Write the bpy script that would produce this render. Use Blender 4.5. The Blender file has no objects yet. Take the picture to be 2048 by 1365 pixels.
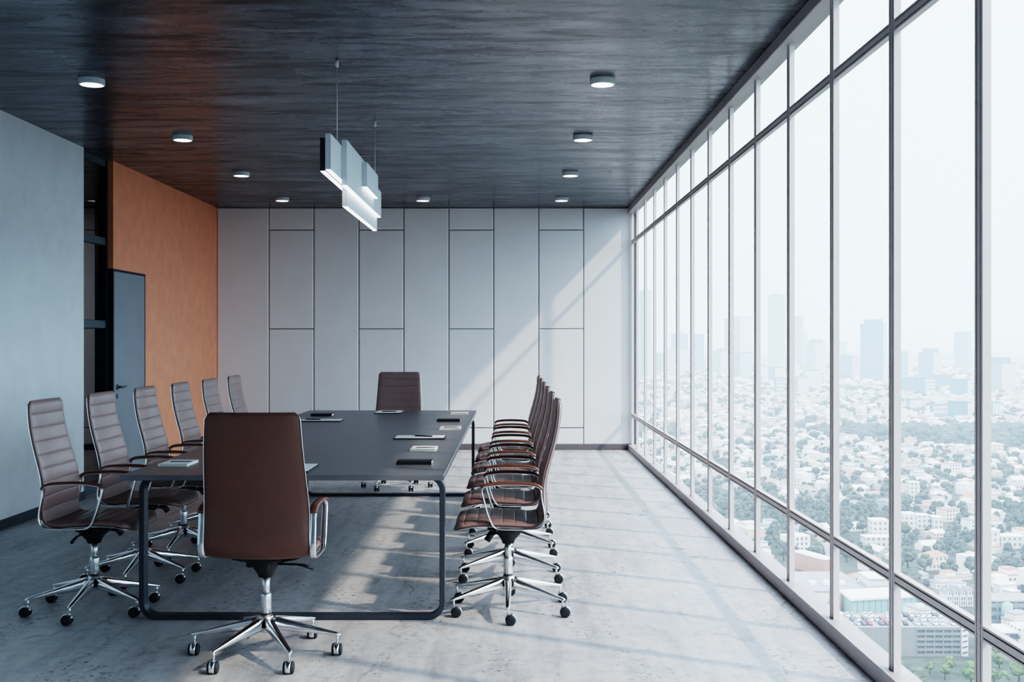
import bpy, math, random
import numpy as np
from math import sin, cos, pi, radians, sqrt
from mathutils import Vector, Matrix

scene = bpy.context.scene
COL = scene.collection
random.seed(7)
RNG = np.random.default_rng(11)

CAM_H = 1.384
ROOM_BACK = 14.0
CEIL = 3.079
WIN_X = 1.472          # inner face of the sill beam
MULL_X = 1.512
GLASS_X = 1.534
LEFT_X = -3.749
ROOM_FRONT = -1.0
ALT = 120.0
HAZE_SIGMA = 1.45e-4
HAZE_L = 3.0
GROUND = CAM_H - ALT

# ------------------------------------------------------------------ materials
MATS = {}

def new_mat(name):
    m = bpy.data.materials.new(name)
    m.use_nodes = True
    nt = m.node_tree
    b = nt.nodes['Principled BSDF']
    MATS[name] = m
    return m, nt, b

def simple(name, col, rough=0.5, metal=0.0, spec=0.5, noise=0.0, nscale=20.0, bump=0.0, bscale=200.0, coat=0.0):
    m, nt, b = new_mat(name)
    b.inputs['Base Color'].default_value = (*col, 1)
    b.inputs['Roughness'].default_value = rough
    b.inputs['Metallic'].default_value = metal
    b.inputs['Specular IOR Level'].default_value = spec
    if coat:
        b.inputs['Coat Weight'].default_value = coat
        b.inputs['Coat Roughness'].default_value = 0.12
    tc = nt.nodes.new('ShaderNodeTexCoord')
    if noise > 0:
        n = nt.nodes.new('ShaderNodeTexNoise')
        n.inputs['Scale'].default_value = nscale
        n.inputs['Detail'].default_value = 6
        nt.links.new(tc.outputs['Object'], n.inputs['Vector'])
        r = nt.nodes.new('ShaderNodeValToRGB')
        r.color_ramp.elements[0].position = 0.3
        r.color_ramp.elements[1].position = 0.7
        r.color_ramp.elements[0].color = (*[c * (1 - noise) for c in col], 1)
        r.color_ramp.elements[1].color = (*[min(1, c * (1 + noise)) for c in col], 1)
        nt.links.new(n.outputs['Fac'], r.inputs['Fac'])
        nt.links.new(r.outputs['Color'], b.inputs['Base Color'])
    if bump > 0:
        n2 = nt.nodes.new('ShaderNodeTexNoise')
        n2.inputs['Scale'].default_value = bscale
        n2.inputs['Detail'].default_value = 4
        nt.links.new(tc.outputs['Object'], n2.inputs['Vector'])
        bp = nt.nodes.new('ShaderNodeBump')
        bp.inputs['Strength'].default_value = bump
        bp.inputs['Distance'].default_value = 0.01
        nt.links.new(n2.outputs['Fac'], bp.inputs['Height'])
        nt.links.new(bp.outputs['Normal'], b.inputs['Normal'])
    return m

def emissive(name, col, strength):
    m, nt, b = new_mat(name)
    b.inputs['Base Color'].default_value = (0.8, 0.8, 0.8, 1)
    b.inputs['Emission Color'].default_value = (*col, 1)
    b.inputs['Emission Strength'].default_value = strength
    return m

def ramp(nt, src, stops):
    r = nt.nodes.new('ShaderNodeValToRGB')
    els = r.color_ramp.elements
    while len(els) < len(stops):
        els.new(0.5)
    for e, (p, c) in zip(els, stops):
        e.position = p
        e.color = (*c, 1) if len(c) == 3 else c
    nt.links.new(src, r.inputs['Fac'])
    return r

def mixc(nt, fac, a, b, mode='MIX'):
    n = nt.nodes.new('ShaderNodeMix')
    n.data_type = 'RGBA'
    n.blend_type = mode
    for sock, v in ((n.inputs[0], fac), (n.inputs[6], a), (n.inputs[7], b)):
        if isinstance(v, (int, float)):
            sock.default_value = v
        elif isinstance(v, tuple):
            sock.default_value = (*v, 1)
        else:
            nt.links.new(v, sock)
    return n.outputs[2]

def noise_node(nt, vec, scale, detail=8, rough=0.6, mapscale=None, rot=(0, 0, 0), dist=0.0):
    if mapscale:
        mp = nt.nodes.new('ShaderNodeMapping')
        mp.inputs['Scale'].default_value = mapscale
        mp.inputs['Rotation'].default_value = rot
        nt.links.new(vec, mp.inputs['Vector'])
        vec = mp.outputs['Vector']
    n = nt.nodes.new('ShaderNodeTexNoise')
    n.inputs['Scale'].default_value = scale
    n.inputs['Detail'].default_value = detail
    n.inputs['Roughness'].default_value = rough
    n.inputs['Distortion'].default_value = dist
    nt.links.new(vec, n.inputs['Vector'])
    return n.outputs['Fac']

# floor: pale worn concrete with fine cracks and pitted patches
def mat_floor():
    m, nt, b = new_mat('worn_concrete')
    tc = nt.nodes.new('ShaderNodeTexCoord')
    v = tc.outputs['Object']
    big = noise_node(nt, v, 0.9, 8, 0.6)
    base = ramp(nt, big, [(0.3, (0.49, 0.49, 0.495)), (0.7, (0.64, 0.635, 0.63))])
    streak = noise_node(nt, v, 3.0, 9, 0.7, (2.6, 0.35, 1), (0, 0, radians(14)))
    s = ramp(nt, streak, [(0.36, (0.66, 0.67, 0.69)), (0.53, (1, 1, 1)), (0.7, (1.08, 1.08, 1.08))])
    c = mixc(nt, 0.8, base.outputs['Color'], s.outputs['Color'], 'MULTIPLY')
    fine = noise_node(nt, v, 14.0, 10, 0.75)
    f = ramp(nt, fine, [(0.36, (0.66, 0.66, 0.67)), (0.52, (1, 1, 1))])
    c = mixc(nt, 0.7, c, f.outputs['Color'], 'MULTIPLY')
    # pits, gathered in patches
    patch = noise_node(nt, v, 1.7, 3, 0.5, (1.8, 0.7, 1), (0, 0, radians(10)))
    pm = ramp(nt, patch, [(0.50, (0, 0, 0)), (0.58, (1, 1, 1))])
    pit = noise_node(nt, v, 32.0, 6, 0.75, (1.0, 1.0, 1))
    pt = ramp(nt, pit, [(0.56, (0, 0, 0)), (0.61, (1, 1, 1))])
    mm = mixc(nt, 1.0, pm.outputs['Color'], pt.outputs['Color'], 'MULTIPLY')
    c = mixc(nt, mm, c, (0.11, 0.10, 0.095))
    # sparse tiny pits everywhere
    pit2 = noise_node(nt, v, 60.0, 3, 0.6)
    pt2 = ramp(nt, pit2, [(0.70, (0, 0, 0)), (0.74, (1, 1, 1))])
    c = mixc(nt, pt2.outputs['Color'], c, (0.18, 0.17, 0.16))
    # hairline cracks
    vo = nt.nodes.new('ShaderNodeTexVoronoi')
    vo.feature = 'DISTANCE_TO_EDGE'
    mp = nt.nodes.new('ShaderNodeMapping')
    mp.inputs['Scale'].default_value = (1.1, 0.28, 1)
    mp.inputs['Rotation'].default_value = (0, 0, radians(12))
    nt.links.new(v, mp.inputs['Vector'])
    dn = nt.nodes.new('ShaderNodeTexNoise')
    dn.inputs['Scale'].default_value = 5.0
    dn.inputs['Detail'].default_value = 6
    nt.links.new(v, dn.inputs['Vector'])
    add = nt.nodes.new('ShaderNodeMixRGB')
    add.blend_type = 'ADD'
    add.inputs[0].default_value = 0.16
    nt.links.new(mp.outputs['Vector'], add.inputs[1])
    nt.links.new(dn.outputs['Color'], add.inputs[2])
    nt.links.new(add.outputs[0], vo.inputs['Vector'])
    vo.inputs['Scale'].default_value = 1.6
    cr = ramp(nt, vo.outputs['Distance'], [(0.0, (1, 1, 1)), (0.016, (0, 0, 0))])
    cm = noise_node(nt, v, 2.2, 4, 0.6)
    cmr = ramp(nt, cm, [(0.5, (0, 0, 0)), (0.6, (0.8, 0.8, 0.8))])
    crf = mixc(nt, 1.0, cr.outputs['Color'], cmr.outputs['Color'], 'MULTIPLY')
    c = mixc(nt, crf, c, (0.2, 0.19, 0.185))
    nt.links.new(c, b.inputs['Base Color'])
    rr = ramp(nt, streak, [(0.3, (0.36, 0.36, 0.36)), (0.7, (0.52, 0.52, 0.52))])
    nt.links.new(rr.outputs['Color'], b.inputs['Roughness'])
    bp = nt.nodes.new('ShaderNodeBump')
    bp.inputs['Strength'].default_value = 0.12
    bp.inputs['Distance'].default_value = 0.01
    nt.links.new(fine, bp.inputs['Height'])
    nt.links.new(bp.outputs['Normal'], b.inputs['Normal'])
    return m

# ceiling: dark polished plaster with horizontal trowel streaks
def mat_ceiling():
    m, nt, b = new_mat('dark_polished_plaster')
    tc = nt.nodes.new('ShaderNodeTexCoord')
    v = tc.outputs['Object']
    n1 = noise_node(nt, v, 1.6, 12, 0.62, (0.55, 1.5, 1), (0, 0, 0), 0.9)
    n2 = noise_node(nt, v, 5.0, 12, 0.72, (0.30, 1.5, 1), (0, 0, radians(2)), 0.6)
    c1 = ramp(nt, n1, [(0.36, (0.036, 0.044, 0.062)), (0.5, (0.092, 0.104, 0.130)), (0.68, (0.195, 0.205, 0.235))])
    c2 = ramp(nt, n2, [(0.38, (0.22, 0.22, 0.235)), (0.52, (0.9, 0.9, 0.9)), (0.7, (1.1, 1.1, 1.1))])
    c = mixc(nt, 0.9, c1.outputs['Color'], c2.outputs['Color'], 'MULTIPLY')
    nt.links.new(c, b.inputs['Base Color'])
    r = ramp(nt, n2, [(0.35, (0.36, 0.36, 0.36)), (0.62, (0.17, 0.17, 0.17))])
    nt.links.new(r.outputs['Color'], b.inputs['Roughness'])
    b.inputs['Specular IOR Level'].default_value = 0.5
    bp = nt.nodes.new('ShaderNodeBump')
    bp.inputs['Strength'].default_value = 0.05
    bp.inputs['Distance'].default_value = 0.01
    nt.links.new(n2, bp.inputs['Height'])
    nt.links.new(bp.outputs['Normal'], b.inputs['Normal'])
    return m

def mat_glass():
    m = bpy.data.materials.new('clear_glass')
    m.use_nodes = True
    nt = m.node_tree
    nt.nodes.clear()
    out = nt.nodes.new('ShaderNodeOutputMaterial')
    tr = nt.nodes.new('ShaderNodeBsdfTransparent')
    tr.inputs['Color'].default_value = (0.965, 0.985, 0.99, 1)
    gl = nt.nodes.new('ShaderNodeBsdfGlossy')
    gl.inputs['Roughness'].default_value = 0.01
    lw = nt.nodes.new('ShaderNodeLayerWeight')
    lw.inputs['Blend'].default_value = 0.5
    pw = nt.nodes.new('ShaderNodeMath'); pw.operation = 'POWER'; pw.inputs[1].default_value = 5.0
    nt.links.new(lw.outputs['Facing'], pw.inputs[0])
    fr = nt.nodes.new('ShaderNodeMath'); fr.operation = 'MULTIPLY_ADD'
    fr.inputs[1].default_value = 0.30; fr.inputs[2].default_value = 0.02
    nt.links.new(pw.outputs[0], fr.inputs[0])
    mx = nt.nodes.new('ShaderNodeMixShader')
    nt.links.new(fr.outputs[0], mx.inputs[0])
    nt.links.new(tr.outputs[0], mx.inputs[1])
    nt.links.new(gl.outputs[0], mx.inputs[2])
    nt.links.new(mx.outputs[0], out.inputs['Surface'])
    MATS['clear_glass'] = m
    return m

# building fronts: rows and columns of windows in object space
def facade(name, wall, win, px=4.0, pz=4.0, fx=0.55, fz=0.55, rough=0.7):
    m, nt, b = new_mat(name)
    tc = nt.nodes.new('ShaderNodeTexCoord')
    sp = nt.nodes.new('ShaderNodeSeparateXYZ')
    nt.links.new(tc.outputs['Object'], sp.inputs[0])
    def math(op, a, bb=None):
        n = nt.nodes.new('ShaderNodeMath')
        n.operation = op
        for i, x in enumerate((a, bb)):
            if x is None:
                continue
            if isinstance(x, (int, float)):
                n.inputs[i].default_value = x
            else:
                nt.links.new(x, n.inputs[i])
        return n.outputs[0]
    u = math('ADD', sp.outputs[0], sp.outputs[1])
    u = math('FRACT', math('DIVIDE', math('ADD', u, 5000.0), px))
    w = math('FRACT', math('DIVIDE', math('ADD', sp.outputs[2], 5000.0), pz))
    a = math('LESS_THAN', u, fx) if fx < 1 else math('ADD', math('MULTIPLY', u, 0.0), 1.0)
    c = math('LESS_THAN', w, fz) if fz < 1 else math('ADD', math('MULTIPLY', w, 0.0), 1.0)
    geo = nt.nodes.new('ShaderNodeNewGeometry')
    sn = nt.nodes.new('ShaderNodeSeparateXYZ')
    nt.links.new(geo.outputs['Normal'], sn.inputs[0])
    side = math('LESS_THAN', math('ABSOLUTE', sn.outputs[2]), 0.5)
    f = math('MULTIPLY', math('MULTIPLY', a, c), side)
    col = mixc(nt, f, wall, win)
    nt.links.new(col, b.inputs['Base Color'])
    b.inputs['Roughness'].default_value = rough
    return m

M_FLOOR = mat_floor()
M_CEIL = mat_ceiling()
M_GLASS = mat_glass()
M_WHITEWALL = simple('pale_blue_plaster', (0.78, 0.785, 0.80), 0.75, noise=0.04, nscale=6, bump=0.06, bscale=90)
M_FRONTWALL = simple('grey_plaster', (0.26, 0.27, 0.29), 0.75, noise=0.05, nscale=6)
M_ORANGE = simple('orange_plaster', (0.84, 0.36, 0.22), 0.65, noise=0.06, nscale=7, bump=0.08, bscale=80)
M_PANEL = simple('white_wall_panel', (0.82, 0.81, 0.815), 0.42, noise=0.02, nscale=3)
M_GROOVE = simple('dark_groove', (0.05, 0.05, 0.06), 0.6, noise=0.1)
M_BASE = simple('taupe_baseboard', (0.155, 0.135, 0.14), 0.5, noise=0.08)
M_BASE_DARK = simple('slate_baseboard', (0.055, 0.068, 0.085), 0.5, noise=0.08)
M_FRAME = simple('window_aluminium', (0.76, 0.71, 0.705), 0.45, noise=0.03)
M_SILL = simple('sill_aluminium', (0.47, 0.43, 0.43), 0.45, noise=0.03)
M_FRAMEGROOVE = simple('frame_gasket', (0.34, 0.32, 0.32), 0.6, noise=0.05)
M_BLACKFRAME = simple('black_frame_metal', (0.016, 0.020, 0.028), 0.4, noise=0.1)
M_BARFRAME = simple('slate_frame_metal', (0.09, 0.115, 0.135), 0.4, noise=0.1)
M_DOOR = simple('grey_door_paint', (0.28, 0.292, 0.315), 0.5, noise=0.04, nscale=3)
M_DARKSTEEL = simple('dark_steel', (0.20, 0.20, 0.22), 0.3, 0.9, noise=0.05)
M_CHROME = simple('polished_chrome', (0.90, 0.91, 0.92), 0.16, 1.0, noise=0.02)
M_SATIN = simple('satin_metal', (0.86, 0.87, 0.88), 0.34, 1.0, noise=0.02)
M_LEATHER = simple('brown_leather', (0.145, 0.073, 0.058), 0.42, noise=0.035, nscale=30, bump=0.06, bscale=350)
M_LEATHER_PAD = simple('brown_ribbed_leather', (0.265, 0.178, 0.165), 0.34, noise=0.05, nscale=30, bump=0.10, bscale=350)
M_LEATHER_ARM = simple('brown_arm_leather', (0.17, 0.075, 0.052), 0.32, noise=0.08, nscale=40)
M_BLACK = simple('black_plastic', (0.014, 0.015, 0.018), 0.42, noise=0.15)
M_RUBBER = simple('black_rubber', (0.022, 0.025, 0.03), 0.55, noise=0.15)
M_TABLE = simple('graphite_table_top', (0.165, 0.166, 0.178), 0.30, noise=0.05, nscale=5, spec=0.6)
M_TFRAME = simple('graphite_frame_paint', (0.045, 0.054, 0.068), 0.38, noise=0.05)
M_LAMPWHITE = simple('white_lamp_body', (0.66, 0.69, 0.71), 0.45, noise=0.02)
M_CAP = simple('white_cap', (0.92, 0.93, 0.94), 0.4, noise=0.02)
M_LAMPDARK = simple('dark_lamp_body', (0.05, 0.056, 0.07), 0.5, noise=0.05)
M_DIFF = emissive('lamp_diffuser', (0.95, 0.98, 1.0), 2.2)
M_DOWN = emissive('downlight_diffuser', (0.95, 0.98, 1.0), 3.5)
M_PAPER = simple('white_paper', (0.93, 0.93, 0.93), 0.7, noise=0.02)
M_PAGES = simple('cream_pages', (0.72, 0.70, 0.62), 0.75, noise=0.05, nscale=200)
M_BLACKCOVER = simple('black_book_cover', (0.018, 0.021, 0.026), 0.45, noise=0.1)
M_WHITECOVER = simple('white_book_cover', (0.93, 0.93, 0.925), 0.5, noise=0.02)
M_PEN = simple('dark_pen', (0.03, 0.032, 0.04), 0.25, noise=0.05)
M_PENGREY = simple('grey_pen', (0.20, 0.20, 0.22), 0.25, 0.6, noise=0.05)
M_CABLE = simple('steel_cable', (0.80, 0.82, 0.85), 0.5, 0.0, noise=0.02)

# ------------------------------------------------------------------ mesh builder
class MB:
    def __init__(self):
        self.v, self.f, self.m, self.s = [], [], [], []
    def add(self, verts, faces, mi=0, smooth=False):
        o = len(self.v)
        self.v.extend([tuple(p) for p in verts])
        for f in faces:
            self.f.append([i + o for i in f])
            self.m.append(mi)
            self.s.append(smooth)
        return self
    def box(self, x0, x1, y0, y1, z0, z1, mi=0):
        v = [(x0, y0, z0), (x1, y0, z0), (x1, y1, z0), (x0, y1, z0), (x0, y0, z1), (x1, y0, z1), (x1, y1, z1), (x0, y1, z1)]
        f = [(0, 3, 2, 1), (4, 5, 6, 7), (0, 1, 5, 4), (1, 2, 6, 5), (2, 3, 7, 6), (3, 0, 4, 7)]
        return self.add(v, f, mi)
    def bbox(self, x0, x1, y0, y1, z0, z1, b=0.003, mi=0):
        """box with chamfered edges"""
        b = min(b, (x1 - x0) * .45, (y1 - y0) * .45, (z1 - z0) * .45)
        pts = []
        for z, ins in ((z0, b), (z0 + b, 0), (z1 - b, 0), (z1, b)):
            xa, xb, ya, yb = x0 + ins, x1 - ins, y0 + ins, y1 - ins
            c = b if ins == 0 else b * .4
            pts.append([(xa + c, ya, z), (xb - c, ya, z), (xb, ya + c, z), (xb, yb - c, z), (xb - c, yb, z), (xa + c, yb, z), (xa, yb - c, z), (xa, ya + c, z)])
        return self.loft(pts, mi, smooth=False)
    def loft(self, rings, mi=0, smooth=True, cap=True, closed=False):
        n = len(rings[0])
        v = [p for r in rings for p in r]
        f = []
        R = len(rings)
        for i in range(R if closed else R - 1):
            a, b = i * n, ((i + 1) % R) * n
            for j in range(n):
                k = (j + 1) % n
                f.append((a + j, a + k, b + k, b + j))
        self.add(v, f, mi, smooth)
        if cap and not closed:
            o = len(self.v) - len(v)
            self.f.append([o + j for j in range(n)][::-1]); self.m.append(mi); self.s.append(False)
            self.f.append([o + (R - 1) * n + j for j in range(n)]); self.m.append(mi); self.s.append(False)
        return self
    def lathe(self, prof, n=24, c=(0, 0, 0), mi=0, smooth=True, cap=True):
        rings = []
        for r, z in prof:
            rings.append([(c[0] + r * cos(2 * pi * j / n), c[1] + r * sin(2 * pi * j / n), c[2] + z) for j in range(n)])
        return self.loft(rings, mi, smooth, cap)
    def tube(self, pts, r, n=8, mi=0, closed=False):
        pts = [Vector(p) for p in pts]
        N = len(pts)
        rr = r if isinstance(r, (list, tuple)) else [r] * N
        rings = []
        up = None
        for i, p in enumerate(pts):
            if closed:
                t = (pts[(i + 1) % N] - pts[i - 1])
            else:
                t = pts[min(i + 1, N - 1)] - pts[max(i - 1, 0)]
            t.normalize()
            if up is None:
                up = Vector((0, 0, 1)) if abs(t.z) < .9 else Vector((1, 0, 0))
            s = t.cross(up)
            if s.length < 1e-5:
                s = t.cross(Vector((0, 1, 0)))
            s.normalize()
            u = s.cross(t).normalized()
            up = u
            rings.append([tuple(p + s * (rr[i] * cos(2 * pi * j / n)) + u * (rr[i] * sin(2 * pi * j / n))) for j in range(n)])
        return self.loft(rings, mi, True, True, closed)
    def mesh(self, name, mats):
        me = bpy.data.meshes.new(name)
        me.from_pydata(self.v, [], self.f)
        if not isinstance(mats, (list, tuple)):
            mats = [mats]
        for mm in mats:
            me.materials.append(mm)
        me.polygons.foreach_set('material_index', self.m)
        me.polygons.foreach_set('use_smooth', self.s)
        me.update()
        import bmesh
        bm = bmesh.new()
        bm.from_mesh(me)
        bmesh.ops.recalc_face_normals(bm, faces=bm.faces)
        bm.to_mesh(me)
        bm.free()
        return me
    def build(self, name, mats, parent=None):
        o = bpy.data.objects.new(name, self.mesh(name, mats))
        COL.objects.link(o)
        if parent is not None:
            o.parent = parent
        return o

def empty(name, loc=(0, 0, 0), rz=0.0):
    o = bpy.data.objects.new(name, None)
    o.empty_display_size = 0.1
    COL.objects.link(o)
    o.location = loc
    o.rotation_euler = (0, 0, rz)
    return o

def tag(o, label=None, cat=None, group=None, kind=None):
    if label: o['label'] = label
    if cat: o['category'] = cat
    if group: o['group'] = group
    if kind: o['kind'] = kind
    return o

def struct(o, label, cat):
    return tag(o, label, cat, None, 'structure')

def copy_tree(o, parent=None):
    c = o.copy()
    COL.objects.link(c)
    c.parent = parent
    for ch in list(o.children):
        copy_tree(ch, c)
    return c

def catmull(pts, per=8):
    P = [np.array(p, float) for p in pts]
    out = []
    for i in range(len(P) - 1):
        p0, p1, p2, p3 = P[max(i - 1, 0)], P[i], P[i + 1], P[min(i + 2, len(P) - 1)]
        for k in range(per):
            t = k / per
            out.append(0.5 * ((2 * p1) + (-p0 + p2) * t + (2 * p0 - 5 * p1 + 4 * p2 - p3) * t * t + (-p0 + 3 * p1 - 3 * p2 + p3) * t ** 3))
    out.append(P[-1])
    return out

# ------------------------------------------------------------------ room shell
X_CORR = -7.2
struct(MB().box(X_CORR - .1, GLASS_X + .06, ROOM_FRONT - .1, ROOM_BACK + .12, -0.12, 0).build('floor', M_FLOOR),
       'pale worn concrete floor with hairline cracks and dark pits', 'floor')
struct(MB().box(X_CORR - .1, GLASS_X + .06, ROOM_FRONT - .1, ROOM_BACK + .12, CEIL, CEIL + .15).build('ceiling', M_CEIL),
       'dark polished plaster ceiling with horizontal trowel streaks', 'ceiling')

# back wall: dark backing with bevelled white panels
wb = struct(MB().box(X_CORR, GLASS_X + .05, ROOM_BACK, ROOM_BACK + .12, 0, CEIL).build('wall_back', M_GROOVE),
            'back wall of tall white panels with dark joints', 'wall')
k = ROOM_BACK / 2200.0
edges = [(p - 1024) * k for p in (538.4, 628.0, 718.0, 807.6, 897.7, 987.2, 1077.2, 1166.7)]
zh = [CAM_H + (682 - y) * k for y in (459.8, 657.6, 855.9)]
ZB = 0.068
g = 0.004
def wall_panel(x0, x1, z0, z1, parent):
    """slab with a sloped edge all round"""
    y0, y1, bv = ROOM_BACK - .022, ROOM_BACK + .01, 0.011
    ra = [(x0, y1, z0), (x1, y1, z0), (x1, y1, z1), (x0, y1, z1)]
    rb = [(x0, y0 + bv, z0), (x1, y0 + bv, z0), (x1, y0 + bv, z1), (x0, y0 + bv, z1)]
    rc = [(x0 + bv, y0, z0 + bv), (x1 - bv, y0, z0 + bv), (x1 - bv, y0, z1 - bv), (x0 + bv, y0, z1 - bv)]
    MB().loft([ra, rb, rc], 0, False).build('wall_panel', M_PANEL, parent)
cols = [LEFT_X] + edges + [GLASS_X]
for i in range(len(cols) - 1):
    x0, x1 = cols[i] + (g if i else 0), cols[i + 1] - (g if i < len(cols) - 2 else 0)
    if i % 2 == 0:
        wall_panel(x0, x1, ZB, CEIL, wb)
    else:
        zs = [ZB] + zh + [CEIL]
        zs = sorted(zs)
        for j in range(4):
            wall_panel(x0, x1, zs[j] + (g if j else 0), zs[j + 1] - (g if j < 3 else 0), wb)
# corridor end of the same wall
zs = sorted([ZB] + zh + [CEIL])
for j in range(4):
    wall_panel(-6.3, -5.27, zs[j] + (g if j else 0), zs[j + 1] - (g if j < 3 else 0), wb)
struct(MB().bbox(LEFT_X, WIN_X + .04, ROOM_BACK - .034, ROOM_BACK + .005, 0, ZB, .004).build('baseboard_back', M_BASE), 'taupe baseboard along the panelled back wall', 'baseboard')

# left walls
Y_W1, Y_O0, Y_D1 = 9.63, 10.34, 11.25
DOOR_Z = 2.066
struct(MB().box(LEFT_X - .14, LEFT_X, ROOM_FRONT, Y_W1, 0, CEIL).build('wall_left', M_WHITEWALL), 'pale blue grey plaster wall on the left', 'wall')
struct(MB().bbox(LEFT_X - .005, LEFT_X + .014, ROOM_FRONT, Y_W1, 0, .070, .003).build('baseboard_left', M_BASE_DARK), 'dark slate baseboard under the pale left wall', 'baseboard')
ow = MB()
TH = .05
ow.box(LEFT_X - TH, LEFT_X, Y_O0, Y_D1, DOOR_Z, CEIL)
ow.box(LEFT_X - TH, LEFT_X, Y_D1, ROOM_BACK, 0, CEIL)
struct(ow.build('wall_orange', M_ORANGE), 'orange plaster accent wall around the grey door', 'wall')
struct(MB().bbox(LEFT_X - .005, LEFT_X + .014, Y_D1 + .02, ROOM_BACK - .03, 0, .070, .003).build('baseboard_orange', M_BASE_DARK), 'dark baseboard under the orange wall', 'baseboard')
# corridor
struct(MB().box(X_CORR - .1, X_CORR, ROOM_FRONT, ROOM_BACK, 0, CEIL).build('wall_corridor', M_WHITEWALL), 'far wall of the corridor behind the left partition', 'wall')
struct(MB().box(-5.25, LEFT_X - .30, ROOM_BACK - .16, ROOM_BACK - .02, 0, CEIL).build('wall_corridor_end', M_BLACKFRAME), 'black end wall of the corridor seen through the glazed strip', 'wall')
struct(MB().box(X_CORR - .1, GLASS_X + .06, ROOM_FRONT - .1, ROOM_FRONT, 0, CEIL).build('wall_front', M_FRONTWALL), 'dark grey wall behind the viewpoint', 'wall')  # unseen wall; its grey is kept dark to bounce less light
struct(MB().bbox(-6.3, -5.27, ROOM_BACK - .034, ROOM_BACK + .005, 0, ZB, .004).build('baseboard_corridor', M_BASE_DARK), 'dark baseboard at the corridor end', 'baseboard')

# door (coplanar with the orange wall)
door = struct(empty('door_1', (LEFT_X, Y_O0, 0)), 'flush grey door set in the orange wall', 'door')
MB().bbox(-.045, .0, .028, Y_D1 - Y_O0 - .022, .008, DOOR_Z - .022, .003).build('door_leaf', M_DOOR, door)
f = MB()
f.box(-.05, -.001, 0, .026, 0, DOOR_Z)
f.box(-.05, -.001, Y_D1 - Y_O0 - .020, Y_D1 - Y_O0, 0, DOOR_Z)
f.box(-.05, -.001, .026, Y_D1 - Y_O0 - .02, DOOR_Z - .020, DOOR_Z)
f.build('door_frame', M_BLACKFRAME, door)
h = MB()
hy, hz = .105, .945
def disc_x(mb, y, z, r, x0, x1, n=20, mi=0):
    rings = [[(x, y + rr * cos(2 * pi * j / n), z + rr * sin(2 * pi * j / n)) for j in range(n)] for x, rr in ((x0, r), (x1 - .002, r), (x1, r * .85))]
    mb.loft(rings, mi)
disc_x(h, hy, hz, .026, 0, .009)
h.tube([(0.005, hy, hz), (.045, hy, hz), (.052, hy + .012, hz), (.053, hy + .07, hz + .003), (.050, hy + .13, hz + .006)], [.010, .010, .010, .009, .007], 10)
disc_x(h, hy, hz - .085, .022, 0, .007)
h.build('door_handle', M_DARKSTEEL, door)
tag(door.children[-1], 'dark steel lever handle with keyhole plate')

# glazed strip between the two left walls
win2 = struct(empty('window_2', (LEFT_X - .05, Y_W1, 0)), 'narrow dark framed glazed strip between pale wall and orange wall', 'window')
L = Y_O0 - Y_W1
b = MB()
b.box(-.075, -.0, L - .045, L, 0, CEIL)
b.box(-.075, -.0, 0, .045, 0, CEIL)
b.build('jamb', M_BLACKFRAME, win2)
for z0, z1 in ((2.277, 2.349), (1.504, 1.577), (CEIL - .06, CEIL), (0, .09)):
    MB().bbox(-.06, -.004, .045, L - .045, z0, z1, .004).build('transom', M_BARFRAME, win2)
MB().add([(-.035, .045, .09), (-.035, L - .045, .09), (-.035, L - .045, CEIL - .06), (-.035, .045, CEIL - .06)], [(0, 1, 2, 3)]).build('glass_pane', M_GLASS, win2)

# window wall
win = struct(empty('window_1', (0, 0, 0)), 'floor to ceiling curtain wall window with slim aluminium mullions', 'window')
SILL = .072
HEAD = 3.006
Z_LO, Z_UP = .443, 2.636
s_ = MB().bbox(WIN_X, GLASS_X + .05, ROOM_FRONT, ROOM_BACK - .035, 0, SILL, .004).build('sill', M_SILL, win)
MB().bbox(WIN_X, GLASS_X + .05, ROOM_FRONT, ROOM_BACK - .023, HEAD, CEIL, .004).build('head_beam', M_SILL, win)
def grooved(axis, c, lo, hi, w=.062, back=0.0):
    """mullion / transom with two fine grooves on its room face"""
    x0, x1 = MULL_X + back, GLASS_X + .006
    h2 = w / 2
    gd, gw = .004, .003
    prof = [(x1, -h2), (x0, -h2), (x0, -.014 - gw), (x0 + gd, -.014 - gw), (x0 + gd, -.014 + gw), (x0, -.014 + gw),
            (x0, .014 - gw), (x0 + gd, .014 - gw), (x0 + gd, .014 + gw), (x0, .014 + gw), (x0, h2), (x1, h2)]
    if axis == 'z':
        ra = [(x, c + t, lo) for x, t in prof]; rb = [(x, c + t, hi) for x, t in prof]
    else:
        ra = [(x, lo, c + t) for x, t in prof]; rb = [(x, hi, c + t) for x, t in prof]
    return MB().loft([ra, rb], 0, False)
def framed(axis, c, lo, hi, w, name):
    o = grooved(axis, c, lo, hi, w, .0 if axis == 'z' else .0016).build(name, [M_FRAME, M_FRAMEGROOVE], win)
    for p in o.data.polygons:
        if p.center.x > MULL_X + .002 and p.center.x < MULL_X + .012:
            p.material_index = 1
    return o
PITCH = .8195
mull_y = [3.565 + PITCH * i for i in range(-5, 13)]
for y in mull_y:
    framed('z', y, SILL - .001, HEAD + .001, .062, 'mullion')
framed('z', ROOM_BACK - .065, SILL - .001, HEAD + .001, .05, 'mullion')
ys = [ROOM_FRONT] + mull_y + [ROOM_BACK - .065]
for zc in (Z_LO, Z_UP):
    mb = MB()
    o = None
    framed('y', zc, ROOM_FRONT, ROOM_BACK - .04, .048, 'transom')
MB().add([(GLASS_X, ROOM_FRONT, SILL), (GLASS_X, ROOM_BACK - .05, SILL), (GLASS_X, ROOM_BACK - .05, HEAD), (GLASS_X, ROOM_FRONT, HEAD)], [(0, 1, 2, 3)]).build('glass_pane', M_GLASS, win)

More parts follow.
